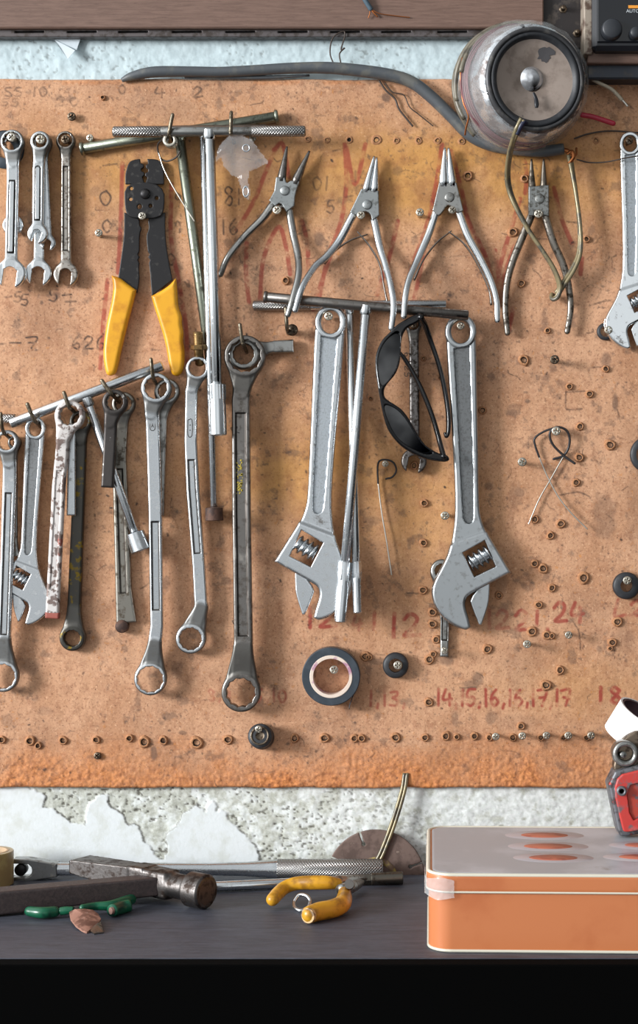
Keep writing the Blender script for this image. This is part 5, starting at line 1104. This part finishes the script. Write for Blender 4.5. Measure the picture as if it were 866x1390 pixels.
# ------------------------------------------------------------------ biscuit tin
def rr_box(w, dp, h, r, flare=0):
    return lambda X, Y, Z: None
tc = np.array([XW(433, 0), 0, 0])
TW, TD, TR = 330, 268, 26
front_l = BW(580, 1293, 0)
t = thing('biscuit_tin', 'orange biscuit tin with a silver lid on the bench at lower right', 'tin', (front_l[0] + TW / 2 * S, front_l[1] + TD / 2 * S, .90))
ang = -.03
ex = np.array([math.cos(ang), math.sin(ang), 0]); ey = np.array([-math.sin(ang), math.cos(ang), 0]); ez = np.array([0, 0, 1.])
to = front_l
lw = lambda M: local(M, to, ex, ey, ez)
def rbox(X, Y, x0, x1, y0, y1, r): return rect(X, Y, x0, y0, x1, y1, r)
def tinf(ins, z0, z1, r, rad=TR): return lambda X, Y, Z: ext(rbox(X, Y, ins, TW - ins, ins, TD - ins, rad), Z, z0, z1, r)
TIN = mat('orange_tin_enamel', (192, 116, 72), .36, 0, (182, 104, 62), 18, .5, .75, (208, 158, 124), 22, .64, .76, .03, 200)
PALEE = mat('pale_tin_edge', (218, 214, 196), .34, .2)
mk('tin_body', lw(net(tinf(1.5, 1, 68, 2), (0, 0, 1), (TW, TD, 68), 2.0)), TIN, t)
mk('foot_rim', lw(net(lambda X, Y, Z: L2(rbox(X, Y, 1.5, TW - 1.5, 1.5, TD - 1.5, TR), Z - 1.8) - 1.8, (0, 0, 0), (TW, TD, 5), 1.2)), PALEE, t)
lid = mk('lid', lw(net(tinf(-1, 67, 87, 3, TR + 1), (-1, -1, 67), (TW + 1, TD + 1, 87), 2.0)), TIN, t)
LP_ = sub(t, lid)
LIDM = mat('worn_silver_lid', (168, 172, 177), .34, .12, (190, 193, 199), 10, .45, .62, (148, 146, 145), 16, .6, .7, .04, 120)
mk('lid_plate', lw(net(lambda X, Y, Z: ext(rbox(X, Y, 5, TW - 5, 5, TD - 5, TR - 4), Z, 84, 87.6, .8), (4, 4, 84), (TW - 4, TD - 4, 88), 2.0)), LIDM, LP_)
mk('lid_rim', lw(net(lambda X, Y, Z: L2(rbox(X, Y, 1.5, TW - 1.5, 1.5, TD - 1.5, TR - 1), Z - 86) - 2.3, (-1, -1, 82), (TW + 1, TD + 1, 89), 1.2)), PALEE, LP_)
mk('lid_seam', lw(net(lambda X, Y, Z: L2(rbox(X, Y, -.6, TW + .6, -.6, TD + .6, TR + 1), Z - 67.5) - 1.2, (-3, -3, 65), (TW + 3, TD + 3, 70), 1.0)), PALEE, LP_)
PRINT = mat('red_brown_print', (178, 104, 82), .45, 0, (150, 84, 68), 60, .5, .64); HALO = mat('pale_print_halo', (190, 186, 192), .36, .4)
def disc(cx, cy, rx, ry, z, th=.35):
    n = 40; a = np.arange(n) * 2 * PI / n; P = [np.stack([cx + s * rx * np.cos(a), cy + s * ry * np.sin(a), np.full(n, zz)], 1) for s, zz in ((1, z - th), (.985, z), (0, z))]
    V = np.concatenate(P); i = np.arange(n); j = (i + 1) % n
    return V, [np.concatenate([np.stack([k * n + i, k * n + j, (k + 1) * n + j, (k + 1) * n + i], 1) for k in (0, 1)])]
for px, py, hw, v in ((739, 1133.5, 32, 18), (744, 1148.5, 33, 18), (751, 1164, 33, 17), (873, 1163, 33, 16), (878, 1147, 30, 16)):
    p = (BW(px, py, 88) - to) / S; cx, cy = p @ ex, p @ ey; k = (py - YC) / (H - 88)
    mk('print_halo', lw(disc(cx, cy, (hw + 22) / k, v * 1.5, 87.8)), HALO, LP_); mk('printed_oval', lw(disc(cx, cy, hw / k, v * .86, 88.1)), PRINT, LP_)
def wrapf():
    P = []
    n = 60
    for i, z in enumerate(np.linspace(60, 82, 9)):
        for u in np.linspace(0, 1, n):
            # follow the front-left corner
            s = -40 + 85 * u
            if s < 0: x, y = -2.5, -s + TR
            elif s < TR * 1.57: a = s / TR; x, y = TR - (TR + 2.5) * math.cos(a) , TR - (TR + 2.5) * math.sin(a)
            else: x, y = TR + s - TR * 1.57, -2.5
            w = 1.6 * math.sin(i * 1.3 + u * 22) * math.sin(u * 9 + i)
            P.append((x - abs(w) * .6, y - abs(w) * .6, z + 1.6 * math.sin(u * 14 + i * .3)))
    i = np.arange(8)[:, None] * n; j = np.arange(n - 1)[None]
    return np.array(P), [np.stack([i + j, i + j + 1, i + n + j + 1, i + n + j], 2).reshape(-1, 4)]
TAPEF = film(); TAPEF.name = 'clear_tape'; TAPEF.node_tree.nodes['Mix Shader'].inputs[0].default_value = .34
mk('clear_tape', lw(wrapf()), TAPEF, t)
# ------------------------------------------------------------------ hammer
F_ = BW(281, 1211, 21.5); B_ = BW(108, 1175, 27)
t = thing('hammer', 'old hammer with a dark wooden handle lying at the left of the bench', 'hammer', (F_[0], F_[1], .90))
u = F_ - B_; Lh = np.linalg.norm(u) / S; u = unit(u); v = unit(np.array([0, 0, 1.]) - u * u[2]); w = np.cross(u, v)
HAM = metal_mat('old_hammer_steel', (104, 100, 98), .42, (62, 54, 50), .46, .64, sc=120, c3=(168, 164, 160), lo3=.62, hi3=.74, bump=.4)
def hamf(X, Y, Z):
    r = L2(Y, Z)
    fc = np.maximum(np.maximum(r - 21.5 - 1.5 * np.clip((X - Lh + 6) / 6, 0, 1) * 0, Lh - 26 - X), X - Lh); fc = np.maximum(fc, (r + (X - Lh)) * .72 - 21.5 * .72 + 1.6)
    nk = ext(L2(Y * 1.0, Z) - 15.5, X, Lh - 75, Lh - 14, 1)
    nk = smin(fc, nk, 7)
    eye = ext(rect(Y, Z, -17, -15, 17, 15, 5), X, Lh - 118, Lh - 56, 4)
    tpr = np.clip(X / (Lh - 100), 0, 1)
    pe = np.maximum(np.maximum(np.abs(Y - 2 * (1 - tpr)) - (8.5 + 8 * tpr), np.abs(Z) - (19 - 5 * tpr)), np.maximum(-X, X - (Lh - 96))) + 0
    return smin(smin(nk, eye, 6), pe, 5)
mk('head', local(net(hamf, (-1, -24, -24), (Lh + 1, 24, 24), 1.0), B_, u, v, w), HAM, t)
mk('striking_face', local(lathe([(0, Lh + .5), (14, Lh + .3), (18.6, Lh - .6), (19.4, Lh - 2)], 40, (0, 0, 0), (1, 0, 0)), B_, u, v, w), mat('pitted_face', (92, 76, 66), .55, .5, (60, 48, 42), 160, .48, .6, None, bump=.6, bsc=300), t)
Ha = BW(212, 1201, 22); Hb = BW(-60, 1229, 15)
hu = unit(Hb - Ha); hv = unit(np.array([0, 0, 1.]) - hu * hu[2]); hw_ = np.cross(hu, hv); LL = np.linalg.norm(Hb - Ha) / S
def hand(X, Y, Z):
    k = np.clip(X / LL, 0, 1); return np.maximum(rect(Y / (11.5 + 3.4 * k) * 13, Z / (13 + 3 * k) * 14, -13, -14, 13, 14, 2.5) * .9, np.maximum(-X, X - LL))
mk('handle', local(net(hand, (0, -17, -19), (LL, 17, 19), 1.2), Ha, hu, hv, hw_), wood_mat('dark_hammer_handle', (58, 47, 46), (42, 34, 34), (78, 66, 62), 40, (9, 2, 9), .5, .3), t)
# ------------------------------------------------------------------ breaker bar
p0 = BW(20, 1179, 16); p1 = BW(376, 1181, 14); p2 = BW(520, 1180.5, 13.5); p0[1] = p1[1] = p2[1] = -36 * S
p0 = np.array([XW(20, 36), -36 * S, .90 + 13.5 * S]); p1 = np.array([XW(376, 36), -36 * S, p0[2]]); p2 = np.array([XW(520, 36), -36 * S, p0[2]])
t = thing('breaker_bar', 'long steel breaker bar with knurled grip lying along the wall', 'breaker bar', (p2[0], p2[1], .90))
LB = (p2[0] - p0[0]) / S; LK = (p1[0] - p0[0]) / S
lb = lambda M: local(M, p0, (1, 0, 0), (0, 1, 0), (0, 0, 1))
mk('shaft', lb(lathe([(9, 44), (8.6, 60), (8.2, 120), (8.2, LK - 90), (9.5, LK - 40), (12.2, LK - 6), (12.8, LK), (12.8, LK + 4)], 32, (0, 0, 0), (1, 0, 0))), SATIN, t)
mk('knurled_grip', lb(lathe([(12, LK), (13.4, LK + 1), (13.4, LB - 2), (11.8, LB), (0, LB)], 48, (0, 0, 0), (1, 0, 0))), KNURL, t)
def fork(X, Y, Z):
    w = 15 - 6 * np.clip((X - 20) / 36, 0, 1)
    d = np.maximum(np.maximum(np.abs(Z) - w, np.abs(Y) - 9), np.maximum(-X, X - 58))
    d = cut(d, np.maximum(cap(X, Z, -20, 0, 9, 16, 0, 9), np.abs(Y) - 30))
    return d
mk('fork_head', lb(net(fork, (0, -10, -16), (58, 10, 16), 1.0)), GREY, t)
mk('square_drive', lb(join(rod((9, -8, 0), (9, 8, 0), 8, 20), )), BLACKST, t)
# ------------------------------------------------------------------ slim socket extension rod
q0 = BW(215, 1207, 7); q1 = BW(492, 1194, 7); q2 = BW(547, 1191.5, 9)
t = thing('extension_bar', 'slim silver extension bar with dark socket end in front of the breaker bar', 'extension bar', (q1[0], q1[1], .90))
qd = unit(q2 - q0)
wl = lambda M: M
def seg(a, b, r, n=24): return local(rod((0, 0, 0), (np.linalg.norm(b - a) / S, 0, 0), r, n), a, unit(b - a), np.cross((0, 0, 1.), unit(b - a)), np.cross(unit(b - a), np.cross((0, 0, 1.), unit(b - a))))
mk('rod', seg(q0, q1, 6.4), CHROME, t)
mk('socket_end', join(seg(q1 - unit(q1 - q0) * .004, q1 + unit(q2 - q1) * .010, 7.6, 6), seg(q1 + unit(q2 - q1) * .008, q2, 8.4)), metal_mat('dark_socket', (104, 100, 92), .36, (70, 64, 58), .5, .66), t, sharp=35)
# ------------------------------------------------------------------ yellow-handled pliers
A = lambda x, y, h: BW(x, y, h)
t = thing('pliers', 'pliers with worn yellow handles lying on the bench in front of the bars', 'pliers', BW(455, 1215, 0))
def tw(pts, r, **k): return tube([BW(*p) / S for p in pts], r, 16, 8, True, **k)
def sw(M): return np.asarray(M[0]) * S, M[1]
mk('handle_grip', sw(tw([(458, 1199, 24), (444, 1198, 26), (425, 1198, 26), (404, 1199, 24), (388, 1204, 20), (378, 1212, 16), (370, 1221, 13)], [7, 8.6, 9, 8.6, 8.4, 8.4, 8], round_end=True)), OLDYEL, t)
mk('handle_grip', sw(tw([(468, 1207, 18), (467, 1221, 14), (462, 1229, 12), (449, 1234, 11.5), (434, 1237, 11.5), (421, 1241, 11)], [7, 10, 11, 11, 11, 10.5], round_end=True)), OLDYEL, t)
mk('handle_end', sw(tw([(422, 1241, 11), (417.5, 1243, 11)], [9.5, 9.0])), mat('pale_worn_end', (206, 170, 120), .5, 0, (120, 96, 70), 150, .5, .6), t)
mk('jaw', sw(join(tw([(447, 1196, 26), (466, 1196, 22), (486, 1193, 16), (496, 1192, 12)], [6, 8, 6, 3]), tw([(462, 1208, 20), (474, 1205, 18), (486, 1200, 14), (492, 1196, 11)], [7, 8, 6, 3]))), GREY, t)
mk('pivot_rivet', sw(tw([(474, 1204, 14), (474, 1200, 30)], 6)), DARK, t)
mk('spring_ring', sw(tw([(399, 1224, 8), (400, 1232, 4), (408, 1236, 2.5), (417, 1233, 4), (421, 1224, 9), (416, 1216, 15), (406, 1215, 15), (399, 1224, 8)], 2.2)), CHROME, t)
# ------------------------------------------------------------------ cutting disc in the gap behind the bench
t = thing('cutting_disc', 'brown slotted cutting disc standing half hidden behind the bench', 'disc', W(510, 1260, 3))
def dsk(X, Y, Z):
    d = circ(X, Y, 510, 1193, 67); d = cut(d, circ(X, Y, 510, 1193, 11))
    for a, in ((-1.9,), (-.34,), (.9,), (2.4,), (3.6,)):
        c, s = math.cos(a), math.sin(a)
        d = cut(d, cap(X, Y, 510 + 50 * c, 1193 + 50 * s, 1.3, 510 + 70 * c, 1193 + 70 * s, 1.3)); d = cut(d, circ(X, Y, 510 + 50 * c, 1193 + 50 * s, 2.6))
    return ext(d, Z, 0, 4, .6)
mk('disc_blade', wall(net(dsk, (442, 1125, 0), (578, 1262, 4), 1.0), 2), mat('brown_abrasive', (116, 97, 89), .75, .1, (92, 75, 68), 60, .45, .62, (140, 122, 110), 120, .62, .7, .4, 600), t)
mk('yellow_label', wall(lathe([(22, 4), (22, 4.5), (30, 4.5), (30, 4)], 48, (510, 1193, 0)), 2), mat('faded_yellow_print', (168, 150, 84), .7, 0, (120, 98, 80), 90, .45, .6), t)
# twin cord against the wall
o = mk('twin_cord', wall(join(tube([(553, 1050, 0), (549, 1075, 4), (536, 1118, 6), (522, 1155, 7), (514, 1172, 7), (508, 1195, 6)], 2.6, 10), tube([(549, 1050, 0), (545, 1074, 4), (532, 1116, 6), (518, 1153, 7), (510, 1170, 7), (504, 1193, 6)], 2.6, 10)), 4), TWIN, origin=W(520, 1190, 4)); tag(o, 'beige twin cord hanging down the wall in front of the cutting disc', 'cord')
# ------------------------------------------------------------------ green-handled snips with a rusty blade
t = thing('garden_snips', 'small snips with green handles and a rusty leaf-shaped blade under the hammer', 'snips', BW(115, 1245, 0))
GRN = mat('dark_green_handle', (14, 84, 58), .28, 0, (10, 54, 42), 70, .5, .66)
mk('handle_grip', sw(tw([(40, 1237, 8), (58, 1239, 8), (74, 1237.5, 8)], [6, 7, 6.6], round_end=True)), GRN, t)
mk('handle_grip', sw(tw([(82, 1237, 8), (90, 1236, 9), (100, 1235, 10)], [5, 5, 4])), GRN, t)
mk('handle_grip', sw(tw([(112, 1232, 12), (130, 1230, 11), (150, 1229, 11), (170, 1224, 11), (178, 1221, 11)], [4, 5, 6, 7, 6.5], round_end=True)), GRN, t)
mk('handle_grip', sw(tw([(176, 1229, 9), (164, 1232, 8), (152, 1236, 8.5)], [7.5, 8, 7.5])), GRN, t)
mk('handle_end', sw(tw([(153, 1236, 8.5), (150, 1236.6, 8.5)], [4.5, 4.2])), mat('pinkish_metal_end', (176, 140, 128), .4, .6), t)
def leaf(P, z):
    q = [BW(x, y, h) for x, y, h in P]; return np.array(q)
def blade(Pb, th=.0016):
    q = np.array([BW(x, y, h) for x, y, h in Pb]); n = len(q); c = q.mean(0) + [0, 0, .003]
    V = np.concatenate([q, q - [0, 0, th], [c], [c - [0, 0, th]]]); i = np.arange(n); j = (i + 1) % n
    return V, [np.stack([i, j, n + j, n + i], 1)[:, ::-1], np.stack([i, j, np.full(n, 2 * n)], 1)[:, ::-1], np.stack([j + n, i + n, np.full(n, 2 * n + 1)], 1)[:, ::-1]]
RB = mat('rusty_blade', (158, 116, 100), .6, .25, (104, 70, 58), 70, .46, .6, (196, 166, 152), 60, .6, .68, .3, 300)
mk('blade', blade([(94, 1238, 10), (102, 1234, 14), (114, 1233.5, 15), (126, 1235, 14), (133, 1240, 11), (137, 1247, 8), (134, 1252, 6), (127, 1258, 4), (118, 1265, 2), (111, 1262, 3), (103, 1256, 5), (96, 1247, 7)]), RB, t)
mk('blade', blade([(120, 1262, 2), (130, 1254, 4), (136, 1250, 5), (141, 1265, 1.8), (128, 1267, 1.6)]), DARK, t)
# packing tape roll standing at the left edge
c = BW(-14, 1200, 0); t = thing('packing_tape_roll', 'brown packing tape roll standing on the bench at the left edge', 'tape', (c[0], c[1], .90))
lr = lambda M: local(M, (c[0], c[1], .90), (1, 0, 0), (0, 1, 0), (0, 0, 1))
c0 = -34
mk('tape_winding', lr(lathe(ringprof(25, 31, .3, 44, .8), 64, (0, 0, 0))), mat('honey_tape', (168, 146, 96), .3, 0, (150, 124, 80), 40, .45, .6), t, sharp=40)
mk('core', lr(lathe(ringprof(22, 25, .3, 44.4, .4), 48, (0, 0, 0))), mat('card_core', (186, 160, 130), .8), t, sharp=40)
# ------------------------------------------------------------------ red iron clamp and paper roll at the right edge
zr = 184
LIDH = 89
t = thing('red_clamp_block', 'chipped red-painted iron block standing on the tin lid at the right edge', 'iron block', W(850, 1135, zr))
wr = lambda M: wall(M, zr)
REDM = mat('chipped_red_paint', (186, 58, 52), .45, 0, (118, 100, 102), 75, .5, .6, (206, 98, 92), 50, .55, .66, .35, 250, m2=.3)
RIMM = mat('bare_iron_rim', (112, 112, 116), .5, .6, (76, 72, 74), 120, .5, .62, (160, 60, 52), 60, .62, .68)
RB_ = [(821, 1048), (868, 1036), (930, 1022), (944, 1110), (868, 1129), (843, 1134), (838, 1130), (833, 1108)]
mk('casting', wr(flat([(q[0], q[1], 0) for q in RB_], zr - 24, zr + 14, 4, 1, 1.2)), RIMM, t)
IN_ = [(827, 1052), (868, 1042), (926, 1028), (936, 1104), (868, 1123), (846, 1127), (842, 1122)]
IN2 = [(847, 1064), (870, 1058), (915, 1048), (924, 1092), (870, 1106), (853, 1112)]
mk('painted_face', wr(net(lambda X, Y, Z: cut(ext(poly(X, Y, chaikin(IN_, 2)), Z, zr + 10, zr + 18, 2), ext(np.maximum(poly(X, Y, chaikin(IN2, 1)), -40), Z, zr + 14, zr + 30, 1)), (824, 1020, zr + 9), (940, 1130, zr + 19), 1.1)), REDM, t)
mk('recess_panel', wr(flat([(q[0], q[1], 0) for q in IN2], zr + 10, zr + 14.6, 1, 1, 1.2)), mat('worn_red_recess', (170, 62, 46), .5, 0, (96, 84, 88), 60, .5, .58), t)
mk('pin_tube', wr(lathe([(3.4, zr + 8), (3.4, zr + 25), (6.2, zr + 25), (6.6, zr + 16), (9, zr + 14)], 28, (840.5, 1070, 0))), RIMM, t)
mk('pin_hole', wr(lathe([(0, zr + 18), (3.5, zr + 18)], 20, (840.5, 1070, 0))), HOLE, t)
mk('swivel_nut', wr(join(lathe([(9, zr - 14), (17, zr - 14), (18, zr - 10), (18, zr + 8), (16, zr + 11), (11, zr + 11), (9.5, zr + 2)], 32, (848, 1022, 0)), rod((848, 1022, zr - 10), (848, 1022, zr + 1), 10), rod((842, 1024, zr - 4), (845, 1023, zr + 10), 4.6))), GREY, t)
mk('knuckle', wr(flat([(835, 1028), (842, 1008), (852, 998), (866, 991), (900, 994), (905, 1030), (868, 1040), (838, 1048), (832, 1044)], zr - 20, zr + 2, 3, 1, 1.2)), metal_mat('brown_grey_knuckle', (126, 112, 98), .45, (88, 76, 66), .48, .62), t)
t = thing('paper_roll', 'white paper roll with dark inside tilted above the red block at the right edge', 'roll', W(840, 1000, zr + 6))
pa = unit((.47, -.86, .27)); pc = np.array([850., 1022., zr + 2])
pe1 = unit(np.cross((0, 0, 1), pa)); R_ = 36
po = np.array([862., 1004., zr - 46])
mk('paper_sleeve', wr(lathe([(R_ - 3, 0), (R_, 0), (R_, 44), (R_ - 3, 44)], 64, po - pa * 6, pa)), mat('white_paper', (242, 240, 238), .6), t, sharp=40)
mk('inner_tube', wr(lathe([(R_ - 6, -1), (R_ - 3.2, -1), (R_ - 3.2, 43), (R_ - 6, 43)], 64, po - pa * 6, pa)), mat('dark_purple_tube', (88, 66, 72), .6), t)
# ------------------------------------------------------------------ light: an open workshop front on the left, dim room with an added bright patch behind the lens
def area(name, loc, target, sx, sy, e, col=(1, 1, 1)):
    l = bpy.data.lights.new(name, 'AREA'); l.shape = 'RECTANGLE'; l.size = sx; l.size_y = sy; l.energy = e; l.color = col
    o = bpy.data.objects.new(name, l); COL.objects.link(o); o.location = loc
    o.rotation_euler = (Vector(target) - Vector(loc)).to_track_quat('-Z', 'Y').to_euler(); return o
area('doorway_daylight', (-4.3, -2.6, 2.15), (.0, 0, 1.25), 1.25, 1.25, 345, (.98, .99, 1.))
wo = bpy.data.worlds.new('workshop'); SC.world = wo; wo.use_nodes = True; nt = wo.node_tree; nt.nodes.clear()
tc_ = nt.nodes.new('ShaderNodeTexCoord'); sx = nt.nodes.new('ShaderNodeSeparateXYZ'); nt.links.new(tc_.outputs['Generated'], sx.inputs[0])
def mr(v, a, b, c, d):
    m = nt.nodes.new('ShaderNodeMapRange'); m.interpolation_type = 'SMOOTHSTEP'; nt.links.new(v, m.inputs[0])
    for i, q in enumerate((a, b, c, d)): m.inputs[i + 1].default_value = q
    return m.outputs[0]
def mm(op, a, b):
    m = nt.nodes.new('ShaderNodeMath'); m.operation = op
    for i, q in enumerate((a, b)):
        if isinstance(q, float): m.inputs[i].default_value = q
        else: nt.links.new(q, m.inputs[i])
    return m.outputs[0]
base = mm('ADD', mr(sx.outputs[2], -.9, .9, .08, .46), mr(sx.outputs[1], -.78, -.97, 0., .55))  # second term: added glow behind the lens, brightens flat steel faces
left = mm('MULTIPLY', mr(sx.outputs[0], -.1, -.75, 0., 1.3), mr(sx.outputs[2], -.5, .2, .25, 1.))
rgt = mr(sx.outputs[0], .1, .6, 0., -.16)
nz = nt.nodes.new('ShaderNodeTexNoise'); nz.inputs['Scale'].default_value = 2.2; nz.inputs['Detail'].default_value = 2; nt.links.new(tc_.outputs['Generated'], nz.inputs['Vector'])
tot = mm('MULTIPLY', mm('ADD', mm('ADD', base, left), rgt), mr(nz.outputs[0], .3, .7, .55, 1.45))
bg = nt.nodes.new('ShaderNodeBackground'); bg.inputs[0].default_value = (.95, .98, 1., 1); nt.links.new(tot, bg.inputs[1])
ow = nt.nodes.new('ShaderNodeOutputWorld'); nt.links.new(bg.outputs[0], ow.inputs[0])
# ------------------------------------------------------------------ camera
GROUPS = {'spanner': 'spanners hung on the board', 'adjustable spanner': 'adjustable spanners on the board', 'T-handle wrench': 'T-handle wrenches on the board', 'screw': 'screws driven into the board', 'hook': 'bent nail hooks on the board'}
for o in list(COL.objects):
    if o.parent is None and 'group' not in o and o.get('category') in GROUPS: o['group'] = GROUPS[o['category']]
    if o.parent is None and o.name.startswith('circlip_pliers'): o['group'] = 'row of circlip pliers'
    if o.parent is None and o.name.startswith('wire_tie'): o['group'] = 'wire ties on the board'
ca = bpy.data.cameras.new('camera'); co = bpy.data.objects.new('camera', ca); COL.objects.link(co); SC.camera = co
co.location = (0, -D * S, ZC); co.rotation_euler = (PI / 2, 0, 0)
ca.sensor_fit = 'VERTICAL'; ca.sensor_height = 36; ca.sensor_width = 36; ca.lens = 36 * D / 1390
ca.shift_x = (433 - XC) / 1390; ca.shift_y = 0; ca.clip_start = .05
vs = SC.view_settings; vs.view_transform = 'Standard'; vs.look = 'None'; vs.exposure = 0.0; vs.gamma = 1; vs.use_curve_mapping = False
